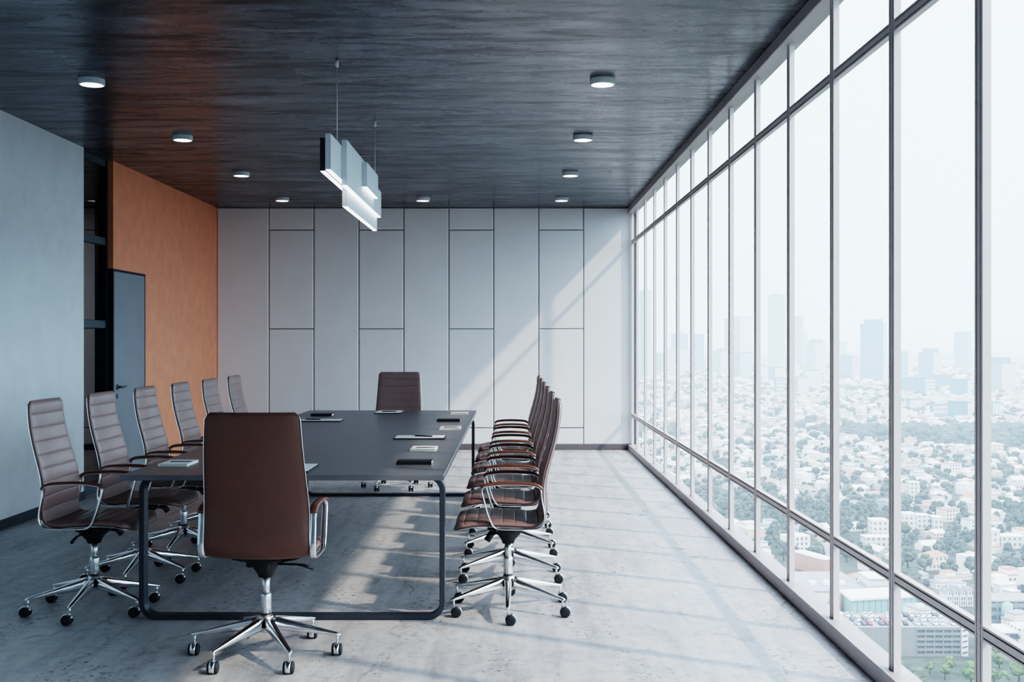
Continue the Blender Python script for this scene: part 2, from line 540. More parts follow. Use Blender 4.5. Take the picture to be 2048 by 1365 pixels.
# ------------------------------------------------------------------ downlights
def downlight():
    r = empty('ceiling_downlight')
    MB().lathe([(.0815, 0), (.0815, -.034), (.079, -.038), (.072, -.038), (.072, -.034)], 40, cap=False).lathe([(.0815, 0), (.0, 0)], 40, cap=False).build('lamp_ring', M_LAMPWHITE, r)
    MB().lathe([(.0, -.0365), (.072, -.0365)], 40, cap=False).build('diffuser', M_DOWN, r)
    return r
dl = None
rows = [7.12 + 1.966 * i for i in range(4)]
ordn = ['nearest', 'second', 'third', 'farthest']
spots = []
for i, y in enumerate(rows):
    spots.append((-2.72, y, f'round white ceiling downlight, {ordn[i]} in the left row'))
    spots.append((.586, y, f'round white ceiling downlight, {ordn[i]} in the right row'))
spots.append((-1.055, rows[3], 'lone round white downlight behind the pendant, near the back wall'))
for i, (x, y, lab) in enumerate(spots):
    if dl is None:
        dl = downlight(); o = dl
    else:
        o = copy_tree(dl)
    o.location = (x, y, CEIL)
    tag(o, lab, 'ceiling light', 'ceiling downlights')

# ------------------------------------------------------------------ pendant lamp
def S(x): return x * .959
def SZ(z): return CAM_H + (z - 1.443) * .959
pend = tag(empty('pendant_lamp', (S(-1.085), S(7.9), CEIL)), 'white pendant lamp of overlapping vertical slabs hung above the table', 'pendant lamp')
ox, oy, oz = pend.location
slabs = [((-1.120, -1.085), (6.59, 7.245), (2.473, 2.688), 0), ((-1.156, -1.122), (6.62, 7.55), (2.468, 2.668), 1),
         ((-1.085, -1.050), (7.0, 8.34), (2.437, 2.725), 0), ((-1.085, -1.050), (8.345, 8.83), (2.437, 2.64), 0),
         ((-1.120, -1.0855), (7.25, 8.85), (2.333, 2.62), 0), ((-1.0495, -1.015), (7.71, 8.34), (2.526, 2.698), 0)]
for (xa, xb), (ya, yb), (za, zb), dark in slabs:
    a = MB().bbox(S(xa) - ox, S(xb) - ox, S(ya) - oy, S(yb) - oy, SZ(za) - oz, SZ(zb) - oz, .0015).build('light_slab', M_LAMPDARK if dark else M_LAMPWHITE, pend)
    if dark:
        tag(a, 'dark slab')
    MB().box(S(xa) - ox + .003, S(xb) - ox - .003, S(ya) - oy + .003, S(yb) - oy - .003, SZ(za) - oz - .004, SZ(za) - oz).build('diffuser', M_DIFF, a)
for y, zt in ((6.917, 2.688), (8.835, 2.62)):
    c = MB().tube([(S(-1.1) - ox, S(y) - oy, -.03), (S(-1.1) - ox, S(y) - oy, SZ(zt) - oz)], .0024, 6).build('cable', M_CABLE, pend)
    MB().lathe([(.004, 0), (.010, -.003), (.0105, -.035), (.008, -.042), (.002, -.043)], 16, (S(-1.1) - ox, S(y) - oy, 0)).build('ceiling_cap', M_CAP, c)
    MB().lathe([(.003, .020), (.006, .016), (.006, 0)], 12, (S(-1.1) - ox, S(y) - oy, SZ(zt) - oz)).build('cable_clip', M_LAMPWHITE, c)

# ------------------------------------------------------------------ conference table
TX0, TX1, TY0, TY1, TT, TZ = -1.852, -.321, 5.19, 10.05, .025, .75
table = tag(empty('conference_table', ((TX0 + TX1) / 2, (TY0 + TY1) / 2, 0)), 'long graphite conference table on two rounded loop legs', 'table')
tx, ty = table.location.x, table.location.y
MB().bbox(TX0 - tx, TX1 - tx, TY0 - ty, TY1 - ty, TZ - TT, TZ, .0025).build('tabletop', M_TABLE, table)
def loop_frame(yc):
    x0, x1, z0, z1, r, t, d = -1.848 - tx, -.333 - tx, 0.0, TZ - TT, .085, .026, .064
    outer, inner = [], []
    n = 8
    for cx, cz, a0 in ((x1 - r, z0 + r, -90), (x1 - r, z1 - r, 0), (x0 + r, z1 - r, 90), (x0 + r, z0 + r, 180)):
        for i in range(n + 1):
            a = radians(a0 + 90 * i / n)
            outer.append((cx + r * cos(a), cz + r * sin(a)))
            inner.append((cx + (r - t) * cos(a), cz + (r - t) * sin(a)))
    N = len(outer)
    c = .002
    rings = []
    for (xo, zo), (xi, zi) in zip(outer, inner):
        dx, dz = (xi - xo) / t, (zi - zo) / t
        sec = []
        for uu, vv in ((0, c), (c, 0), (t - c, 0), (t, c), (t, d - c), (t - c, d), (c, d), (0, d - c)):
            sec.append((xo + dx * uu, yc + vv - d / 2, zo + dz * uu))
        rings.append(sec)
    return MB().loft(rings, 0, False, False, True)
for yc in (5.447 + .032, 9.79 + .032):
    loop_frame(yc - ty).build('leg_frame', M_TFRAME, table)

# ------------------------------------------------------------------ office chair
CURVE = [(-.270, .438), (-.238, .455), (-.18, .467), (-.11, .471), (-.03, .469), (.05, .465), (.11, .463), (.150, .474), (.172, .503), (.177, .55), (.172, .61),
         (.173, .67), (.187, .74), (.207, .81), (.226, .88), (.241, .95), (.250, 1.02), (.253, 1.085)]
cv = catmull(CURVE, 12)
cva = np.array(cv)
seg = np.r_[0, np.cumsum(np.linalg.norm(np.diff(cva, axis=0), axis=1))]
LEN = seg[-1]
def cpos(s):
    return np.array([np.interp(s, seg, cva[:, 0]), np.interp(s, seg, cva[:, 1])])
def cnor(s):
    a, b2 = cpos(max(0, s - .006)), cpos(min(LEN, s + .006))
    t = (b2 - a) / np.linalg.norm(b2 - a)
    return np.array([-t[1], t[0]])     # towards the sitter (up on the seat, forward on the back)
s_corner = float(np.interp(.155, cva[:90, 0], seg[:90]))
def halfw(s):
    z = cpos(s)[1]
    if s < s_corner:
        w = .228
        if s < .06:
            w = .228 - .055 * (1 - s / .06) ** 2
        return w
    w = np.interp(z, [.47, .66, .80, 1.0, 1.085], [.226, .224, .216, .204, .199])
    e = LEN - s
    if e < .03:
        w -= .022 * (1 - e / .03) ** 2
    return w
def concave(s):
    return np.interp(s, [0, s_corner - .1, s_corner + .08, LEN], [.006, .008, .018, .012])
US = [-1, -.985, -.95, -.85, -.6, -.3, 0, .3, .6, .85, .95, .985, 1]
def shell_pt(s, u, off):
    p, n = cpos(s), cnor(s)
    d = off - concave(s) * (1 - u * u)
    return (p[0] + n[0] * d, u * halfw(s), p[1] + n[1] * d)
def ribbed(sa, sb, name, parent, pitch=.066):
    nr = max(1, round((sb - sa) / pitch))
    pt = (sb - sa) / nr
    ss = []
    for r in range(nr):
        for fr in (0, .035, .10, .25, .5, .75, .90, .965):
            ss.append((sa + (r + fr) * pt, fr))
    ss.append((sb, 1.0))
    rings = []
    for s, fr in ss:
        bulge = (abs(sin(pi * fr)) ** .22)
        front = []
        for u in US:
            e = (1 - abs(u) ** 10) ** .5 if abs(u) < 1 else 0
            t = .004 + (.0095 + .0055 * bulge) * e
            if s < s_corner: t += .011 * e * min(1, .25 + s / .04) * min(1, (s_corner - s) / .12)
            if s < .03: t *= .45 + .55 * s / .03
            if LEN - s < .02: t *= .3 + .7 * (LEN - s) / .02
            front.append(shell_pt(s, u, t))
        back = [shell_pt(s, u, 0.0005) for u in US[::-1]]
        rings.append(front + back)
    return MB().loft(rings, 0, True).build(name, M_LEATHER_PAD, parent)

def make_chair():
    root = empty('office_chair')
    ribbed(0.0, s_corner - .001, 'seat', root)
    ribbed(s_corner + .001, LEN, 'backrest', root)
    # smooth leather outer cover under the seat and behind the back
    rings = []
    for s in np.linspace(0.002, LEN - .001, 74):
        w = 1.0
        a = [shell_pt(s, u, -.0005) for u in US]
        e = .5 if s < .01 or LEN - s < .01 else 1
        bk = [shell_pt(s, u, -.0005 - .0105 * e * ((1 - abs(u) ** 8) ** .5 if abs(u) < 1 else .25)) for u in US[::-1]]
        rings.append(a + bk)
    MB().loft(rings, 0, True).build('back_cover', M_LEATHER, root)
    # polished edge line on both sides
    for sgn in (-1, 1):
        e = MB()
        pts = []
        for s in np.linspace(.012, LEN - .012, 60):
            p = shell_pt(s, sgn, -.0075)
            pts.append((p[0], p[1] + sgn * .0006, p[2]))
        e.tube(pts, .0019, 6)
        e.build('edge_trim', M_SATIN, root)
    # arms
    loop = [(-.127, .650), (-.118, .662), (-.10, .6675), (-.05, .6735), (.01, .675), (.08, .673), (.13, .668), (.152, .660), (.163, .646), (.168, .60), (.180, .53), (.178, .490), (.165, .467), (.140, .4565),
            (.08, .4535), (.0, .4535), (-.045, .456), (-.066, .464), (-.080, .482), (-.098, .525), (-.116, .588), (-.127, .632)]
    P = [np.array(p) for p in loop]
    N = len(P)
    dense = []
    for i in range(N):
        p0, p1, p2, p3 = P[i - 1], P[i], P[(i + 1) % N], P[(i + 2) % N]
        for q in range(4):
            t = q / 4
            dense.append(0.5 * ((2 * p1) + (-p0 + p2) * t + (2 * p0 - 5 * p1 + 4 * p2 - p3) * t * t + (-p0 + 3 * p1 - 3 * p2 + p3) * t ** 3))
    for sgn in (-1, 1):
        y0 = sgn * .2385
        rings = []
        D = len(dense)
        for i, p in enumerate(dense):
            t = dense[(i + 1) % D] - dense[i - 1]
            t /= np.linalg.norm(t)
            nn = np.array([-t[1], t[0]])
            hw, th = .0135, .0042
            sec = []
            for a, b2 in ((-hw, -th * .5), (-hw * .75, -th), (hw * .75, -th), (hw, -th * .5), (hw, th * .5), (hw * .75, th), (-hw * .75, th), (-hw, th * .5)):
                sec.append((p[0] + nn[0] * b2, y0 + a, p[1] + nn[1] * b2))
            rings.append(sec)
        arm = MB().loft(rings, 0, True, False, True).build('armrest', M_CHROME, root)
        top = [(-.130, .655), (-.118, .668), (-.095, .6745), (-.05, .680), (.01, .6815), (.08, .6795), (.13, .6745), (.156, .664), (.168, .648)]
        tp = catmull(top, 4)
        rings = []
        for i, p in enumerate(tp):
            t = tp[min(i + 1, len(tp) - 1)] - tp[max(i - 1, 0)]
            t /= np.linalg.norm(t)
            nn = np.array([-t[1], t[0]])
            if nn[1] < 0: nn = -nn
            e2 = .55 if i in (0, len(tp) - 1) else 1
            hw = .0175 * e2
            sec = []
            for a, b2 in ((-hw, -.003), (-hw, .003), (-hw * .7, .0075 * e2), (0, .009 * e2), (hw * .7, .0075 * e2), (hw, .003), (hw, -.003), (0, -.004)):
                sec.append((p[0] + nn[0] * b2, y0 + a, p[1] + nn[1] * b2))
            rings.append(sec)
        tag(MB().loft(rings, 0, True).build('arm_pad', M_LEATHER_ARM, arm), 'brown leather arm pad')
    # tilt mechanism
    m = MB()
    m.bbox(-.105, .092, -.085, .085, .424, .4505, .004)
    secs = []
    for z, x0, x1, hy in ((.426, -.098, .086, .075), (.408, -.082, .076, .065), (.385, -.052, .058, .05), (.362, -.036, .036, .036), (.344, -.030, .030, .030)):
        ring = []
        for j in range(16):
            a = 2 * pi * j / 16
            ca, sa = cos(a), sin(a)
            kx = (abs(ca) ** .6) * (1 if ca > 0 else -1)
            ky = (abs(sa) ** .6) * (1 if sa > 0 else -1)
            ring.append(((x0 + x1) / 2 + kx * (x1 - x0) / 2, ky * hy, z))
        secs.append(ring)
    m.loft(secs, 0, True)
    for sgn in (-1, 1):
        m.tube([(.03, sgn * .06, .415), (.035, sgn * .13, .428), (.04, sgn * .19, .449)], .007, 8)
        m.tube([(-.05, sgn * .06, .415), (-.055, sgn * .13, .428), (-.06, sgn * .19, .449)], .007, 8)
    m.build('tilt_mechanism', M_BLACK, root)
    lv = MB()
    lv.tube([(.03, .05, .405), (.03, .14, .402), (.03, .17, .398), (.03, .215, .383)], [.005, .005, .007, .008], 8)
    lv.build('height_lever', M_BLACK, root)
    lv = MB()
    lv.tube([(-.05, -.05, .405), (-.085, -.07, .395), (-.105, -.08, .378)], [.006, .006, .006], 8)
    lv.tube([(-.078, -.085, .415), (-.108, -.098, .372)], [.017, .017], 14)
    lv.build('tension_knob', M_BLACK, root)
    # gas column
    MB().lathe([(.0165, .262), (.0165, .348)], 24).build('gas_column', M_SATIN, root)
    MB().lathe([(.0235, .168), (.0235, .262), (.0215, .272), (.016, .272)], 24).build('column_sleeve', M_SATIN, root)
    MB().lathe([(.0245, .176), (.0245, .182)], 24).build('column_ring', M_BLACK, root)
    MB().lathe([(.020, .098), (.026, .104), (.030, .125), (.033, .150), (.033, .166), (.026, .174), (.02, .174)], 28).build('base_hub', M_SATIN, root)
    leg_me = None
    for a_deg in (30, 90, 150, 210, 270, 330):
        a = radians(a_deg)
        if leg_me is None:
            rings = []
            for r, zt, zb, hw in ((.022, .168, .110, .020), (.06, .160, .108, .019), (.12, .145, .102, .0165), (.19, .127, .096, .0145), (.26, .109, .089, .0125), (.310, .097, .083, .0115), (.325, .092, .083, .0090), (.330, .088, .084, .006)):
                rings.append([(r, -hw, zb + .25 * (zt - zb)), (r, -hw * .95, zt - .003), (r, -hw * .7, zt), (r, hw * .7, zt), (r, hw * .95, zt - .003), (r, hw, zb + .25 * (zt - zb)), (r, hw * .5, zb), (r, -hw * .5, zb)])
            leg_me = MB().loft(rings, 0, True)
            leg_me = leg_me.mesh('base_leg', M_CHROME)
            # caster meshes, trailing along +x
            tr, r_ = .013, .0255
            w = MB()
            for sgn in (-1, 1):
                prof = [(.006, sgn * .006), (r_ - .003, sgn * .006), (r_, sgn * .009), (r_, sgn * .0185), (r_ - .004, sgn * .0215), (.008, sgn * .0205)]
                n = 24
                w.loft([[(tr + rr * cos(2 * pi * j / n), yy, r_ + rr * sin(2 * pi * j / n)) for j in range(n)] for rr, yy in prof], 0, True)
            w.tube([(tr, -.008, r_), (tr, .008, r_)], .006, 10)
            wheel_me = w.mesh('caster_wheel', M_RUBBER)
            hd = MB()
            hd.tube([(0, 0, .088), (0, 0, .052)], .0055, 10)
            n = 14
            rings = []
            for j in range(n + 1):
                th = radians(-35 + 200 * j / n)
                ring = []
                for rad, yy in ((r_ + .004, -.010), (r_ + .004, .010), (r_ + .001, .012), (r_ - .003, .0055), (r_ - .003, -.0055), (r_ + .001, -.012)):
                    ring.append((tr + rad * cos(th), yy, r_ + rad * sin(th)))
                rings.append(ring)
            hd.loft(rings, 0, True)
            hood_me = hd.mesh('caster_hood', M_CHROME)
        lg = bpy.data.objects.new('base_leg', leg_me)
        COL.objects.link(lg); lg.parent = root
        lg.rotation_euler = (0, 0, a)
        for nm, me in (('caster_wheel', wheel_me), ('caster_hood', hood_me)):
            c = bpy.data.objects.new(nm, me)
            COL.objects.link(c); c.parent = lg
            c.location = (.315, 0, 0)
            c.rotation_euler = (0, 0, -a)
    return root

proto = make_chair()
CY = [5.67 + .77 * i for i in range(6)]
nth = ['nearest', 'second', 'third', 'fourth', 'fifth', 'farthest']
place = []
for i, y in enumerate(CY):
    place.append((-.020, y, 0, f'brown ribbed leather swivel chair on the window side of the table, {nth[i]} from the camera' if 0 < i < 5 else f'brown ribbed leather swivel chair, {nth[i]} on the window side of the table', 'chairs along the window side'))
for i, y in enumerate(CY):
    place.append((-2.153, y, pi, f'brown ribbed leather swivel chair in the row beside the left wall, {nth[i]} from the camera' if 0 < i < 5 else f'brown ribbed leather swivel chair, {nth[i]} in the row beside the left wall', 'chairs along the left wall side'))
place.append((-1.0865, 4.86, -pi / 2, 'brown leather chair in front seen from behind at the near table end', None))
place.append((-1.0865, 10.38, pi / 2, 'brown leather chair at the far table head facing the camera', None))
first = True
for x, y, rz, lab, grp in place:
    o = proto if first else copy_tree(proto)
    first = False
    o.location = (x, y, 0)
    o.rotation_euler = (0, 0, rz)
    tag(o, lab, 'chair', grp)

# ------------------------------------------------------------------ things on the table
def black_book(x0, y0, lab, w=.18, d=.10, t=.018):
    r = tag(empty('notebook', (x0, y0, TZ)), lab, 'notebook', 'notebooks on the table')
    c = MB()
    c.bbox(0, w, 0, d, 0, .0022, .0008)
    c.bbox(0, w, 0, d, t - .0022, t, .0008)
    c.bbox(0, w, 0, .0025, .001, t - .001, .0008)
    c.build('cover', M_BLACKCOVER, r)
    tag(MB().box(.003, w - .0015, .0026, d - .003, .0023, t - .0023).build('pages', M_PAPER, r), 'white page block')
    return r
def white_book(x0, y0, lab, w=.148, d=.205, t=.012):
    r = tag(empty('notebook', (x0, y0, TZ)), lab, 'notebook', 'notebooks on the table')
    c = MB()
    c.bbox(0, w, 0, d, 0, .0018, .0006)
    c.bbox(0, w, 0, d, t - .0018, t, .0006)
    c.bbox(0, .002, 0, d, .001, t - .001, .0006)
    c.build('cover', M_WHITECOVER, r)
    tag(MB().box(.0022, w - .003, .003, d - .003, .0019, t - .0019).build('pages', M_PAGES, r), 'cream page block')
    return r
def pen(x, y, z, ang, lab, mat, ln=.14, r=.0042):
    o = tag(empty('pen', (x, y, z + r), ang), lab, 'pen', 'pens on the table')
    n = 12
    def ax(prof):
        return MB().loft([[(xx, rr * cos(2 * pi * j / n), rr * sin(2 * pi * j / n)) for j in range(n)] for xx, rr in prof], 0, True)
    ax([(-ln * .38, r), (ln * .5, r * .95), (ln * .505, r * .6)]).build('barrel', mat, o)
    ax([(-ln * .38, r * .95), (-ln * .47, r * .45), (-ln * .5, r * .15)]).build('tip', M_SATIN, o)
    MB().box(ln * .2, ln * .48, -.0008, .0008, r * .9, r * 1.35).build('clip', M_SATIN, o)
    return o
def folder(x0, y0, w, d, lab, plab):
    t = .007
    f_ = MB().bbox(x0, x0 + w, y0, y0 + d, TZ, TZ + t, .0015).build('document_folder', M_BLACKCOVER)
    tag(f_, lab, 'folder', 'document folders on the table')
    p = MB().box(x0 + .008, x0 + w - .008, y0 + .006, y0 + d - .006, TZ + t + .0002, TZ + t + .0022).build('paper_sheet', M_PAPER)
    tag(p, plab, 'paper', 'paper sheets on the folders')
    return TZ + t + .0022

black_book(-.592, 5.631, 'black closed notebook, nearest the camera at the right table edge')
white_book(-.587, 6.32, 'white notebook behind the nearest black notebook at the right table edge')
pen(-.510, 6.40, TZ + .012, 0, 'thin grey pen lying on the nearer right white notebook', M_PENGREY, .125, .0025)
z = folder(-.766, 7.08, .332, .21, 'wide black folder under paper on the right half of the table', 'white paper sheet on the wide folder at the right of the table')
pen(-.585, 7.19, z, radians(-20), 'dark pen lying on the paper in the right half of the table', M_PEN)
white_book(-.518, 7.836, 'white notebook between the wide folder and the farther black notebook, right side')
pen(-.445, 7.92, TZ + .012, 0, 'thin grey pen lying on the middle white notebook of the right side', M_PENGREY, .12, .0025)
black_book(-.588, 8.64, 'black closed notebook in the far right part of the table')
white_book(-.530, 9.486, 'small white notebook near the far right table corner', d=.16)
z = folder(-1.203, 9.57, .235, .33, 'black folder under paper before the far head chair', 'white paper sheet before the far head chair')
pen(-1.09, 9.70, z, radians(10), 'dark pen lying on the paper before the far head chair', M_PEN)
z = folder(-1.68, 8.62, .332, .21, 'black folder under paper at the far left side of the table', 'white paper sheet at the far left side of the table')
pen(-1.585, 8.72, z, radians(-12), 'dark pen lying on the paper at the far left of the table', M_PEN)
black_book(-1.70, 9.28, 'black closed notebook near the far left table corner')
white_book(-1.789, 5.56, 'white notebook at the near left table corner')
pen(-1.71, 5.66, TZ + .012, 0, 'thin grey pen lying on the white notebook at the near left corner', M_PENGREY, .12, .0025)
folder(-1.215, 5.285, .235, .32, 'black folder under paper behind the near head chair', 'white paper sheet partly hidden by the near head chair')

# ------------------------------------------------------------------ the city below
M_HOUSEW = simple('white_house_wall', (0.86, 0.85, 0.83), 0.8, noise=0.08, nscale=0.4)
M_HOUSEC = simple('cream_house_wall', (0.74, 0.66, 0.56), 0.8, noise=0.08, nscale=0.4)
M_HOUSEG = simple('grey_house_wall', (0.36, 0.38, 0.40), 0.8, noise=0.08, nscale=0.4)
M_ROOFW = simple('white_roof', (0.88, 0.88, 0.87), 0.8, noise=0.06, nscale=0.5)
M_ROOFG = simple('grey_roof', (0.30, 0.32, 0.35), 0.8, noise=0.12, nscale=0.5)
M_ROOFR = simple('pinkish_tile_roof', (0.48, 0.27, 0.20), 0.8, noise=0.12, nscale=0.5)
M_WINDOWD = simple('dark_window', (0.10, 0.12, 0.15), 0.4, noise=0.1)
M_LEAF = [simple('foliage_a', (0.070, 0.088, 0.070), 0.9, noise=0.45, nscale=0.6),
          simple('foliage_b', (0.090, 0.105, 0.082), 0.9, noise=0.45, nscale=0.6),
          simple('foliage_c', (0.058, 0.076, 0.072), 0.9, noise=0.45, nscale=0.6)]
M_LEAFN = simple('foliage_near', (0.10, 0.14, 0.055), 0.9, noise=0.45, nscale=0.8)
M_TRUNK = simple('tree_bark', (0.09, 0.07, 0.055), 0.9, noise=0.2)
M_BRICK = simple('pink_brick', (0.47, 0.25, 0.19), 0.8, noise=0.08, nscale=0.6)
M_CONC = simple('building_concrete', (0.20, 0.205, 0.215), 0.8, noise=0.08, nscale=0.4)
M_CONCD = simple('shaded_building_concrete', (0.14, 0.15, 0.17), 0.8, noise=0.08, nscale=0.4)  # darker copy of the concrete, carries the shade inside the parking decks
M_TEAL = facade('teal_glass_front', (0.30, 0.46, 0.46), (0.10, 0.15, 0.16), 2.6, 50, .10, 1.0, 0.3)
M_SLIT = facade('slit_window_wall', (0.74, 0.74, 0.74), (0.16, 0.17, 0.19), 1.1, 5.2, .38, .62)
M_GRIDW = facade('punched_window_wall', (0.72, 0.71, 0.68), (0.16, 0.18, 0.21), 3.0, 3.2, .45, .5)
M_GRIDG = facade('office_window_wall', (0.20, 0.22, 0.25), (0.06, 0.07, 0.09), 4.0, 3.4, .8, .5)

def asphalt():
    m, nt, b = new_mat('city_ground')
    tc = nt.nodes.new('ShaderNodeTexCoord')
    v = tc.outputs['Object']
    n1 = noise_node(nt, v, 0.020, 8, 0.65)
    c = ramp(nt, n1, [(0.36, (0.045, 0.062, 0.046)), (0.54, (0.075, 0.088, 0.074)), (0.66, (0.22, 0.215, 0.205))])
    n2 = noise_node(nt, v, 0.11, 6, 0.7)
    c2 = ramp(nt, n2, [(0.38, (0.5, 0.52, 0.5)), (0.60, (1.5, 1.45, 1.4))])
    cc = mixc(nt, 0.8, c.outputs['Color'], c2.outputs['Color'], 'MULTIPLY')
    nt.links.new(cc, b.inputs['Base Color'])
    b.inputs['Roughness'].default_value = 0.9
    return m
M_GROUND = asphalt()

gm = MB().add([(-30000, -6000, GROUND), (40000, -6000, GROUND), (40000, 60000, GROUND), (-30000, 60000, GROUND)], [(0, 1, 2, 3)])
tag(gm.build('city_ground', M_GROUND), 'green and grey ground of the city plain far below', 'ground', None, 'structure')

# haze: absorbing volume over the plain; its emission stands in for scattered daylight
hz = MB().box(28, 40000, -6000, 60000, GROUND - 5, 420).build('haze', [])
hm = bpy.data.materials.new('haze')
hm.use_nodes = True
hn = hm.node_tree
hn.nodes.clear()
ho = hn.nodes.new('ShaderNodeOutputMaterial')
ha = hn.nodes.new('ShaderNodeVolumeAbsorption')
SIG = HAZE_SIGMA
ha.inputs['Color'].default_value = (0, 0, 0, 1)
ha.inputs['Density'].default_value = SIG
he = hn.nodes.new('ShaderNodeEmission')
he.inputs['Color'].default_value = (0.58, 0.80, 1.0, 1)
he.inputs['Strength'].default_value = SIG * HAZE_L
had = hn.nodes.new('ShaderNodeAddShader')
hn.links.new(ha.outputs[0], had.inputs[0])
hn.links.new(he.outputs[0], had.inputs[1])
hn.links.new(had.outputs[0], ho.inputs['Volume'])
hz.data.materials.append(hm)
tag(hz, 'pale bluish haze hanging over the distant city', 'haze', None, 'stuff')

def gp(px, py):
    """ground point of the plain seen at this place of the photograph"""
    y = ALT * 2200 / (py - 682)
    return (px - 1024) * y / 2200, y

FOOT = []     # (x, y, radius) kept clear of random houses
def keep(x, y, r): FOOT.append((x, y, r))

# --- skyline towers
def tower(pa, ps, pb, top, base, front, side, lab, theta=32, cap=0, crown=None):
    """left shaded face from pa to ps, front face from ps to pb (photo columns), standing on the plain"""
    _, y = gp(1500, base)
    th = radians(theta)
    sc = y / 2200
    w = max((pb - ps) * sc / cos(th), 6)
    dd = max((ps - pa) * sc / sin(th), 6)
    h = (base - top) * sc
    x = (ps - 1024) * sc
    o = empty('tower', (x, y, GROUND), th)
    m = MB()
    m.add([(0, 0, 0), (w, 0, 0), (w, 0, h), (0, 0, h)], [(0, 1, 2, 3)], 0)
    m.add([(0, dd, 0), (0, 0, 0), (0, 0, h), (0, dd, h)], [(0, 1, 2, 3)], 1)  # side faces get a bluer material; their shade is put into the colour
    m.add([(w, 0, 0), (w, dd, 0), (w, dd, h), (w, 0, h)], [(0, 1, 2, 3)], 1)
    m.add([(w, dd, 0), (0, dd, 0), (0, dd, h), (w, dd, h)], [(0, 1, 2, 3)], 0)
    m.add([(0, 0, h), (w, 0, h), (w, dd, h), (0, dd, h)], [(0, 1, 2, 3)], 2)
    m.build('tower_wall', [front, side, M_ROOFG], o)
    rf = MB()
    rf.box(-.4, w + .4, -.4, dd + .4, h, h + 2.2)
    if crown == 'step':
        rf.box(w * .15, w * .85, dd * .15, dd * .85, h + 2.2, h + 14)
    elif crown == 'plant':
        rf.box(w * .3, w * .7, dd * .3, dd * .7, h + 2.2, h + 8)
    rf.build('roof', M_TSIDE, o)
    tag(o, lab, 'skyscraper', 'skyline towers')
    keep(x + (w * cos(th) - dd * sin(th)) / 2, y + (w * sin(th) + dd * cos(th)) / 2, max(w, dd) * .75 + 18)
    return o

M_TSIDE = simple('tower_shaded_glass', (0.11, 0.21, 0.33), 0.5, noise=0.05, nscale=0.02)  # darker copy of the blue glass, shade in the colour; also on roofs
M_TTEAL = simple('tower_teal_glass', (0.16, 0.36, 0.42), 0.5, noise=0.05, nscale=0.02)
M_TBLUE = simple('tower_blue_glass', (0.12, 0.23, 0.38), 0.5, noise=0.05, nscale=0.02)  # blue glass on fronts; as a side face it carries painted shade
M_TGRID = facade('tower_grid_front', (0.66, 0.66, 0.66), (0.25, 0.27, 0.32), 7.0, 8.0, .5, .5)
M_TBAND = facade('tower_band_front', (0.66, 0.68, 0.70), (0.22, 0.34, 0.42), 10, 8.0, 1.0, .5)
M_TPLAIN = simple('tower_white_front', (0.64, 0.64, 0.63), 0.7, noise=0.04, nscale=0.02)
M_TPINK = facade('tower_pink_front', (0.56, 0.46, 0.44), (0.38, 0.36, 0.40), 10, 9.0, 1.0, .4)
M_TGREY = simple('tower_pale_grey', (0.22, 0.32, 0.38), 0.6, noise=0.04, nscale=0.02)
M_TSLIT = facade('tower_slit_front', (0.70, 0.70, 0.70), (0.32, 0.40, 0.46), 9.0, 50, .45, 1.0)

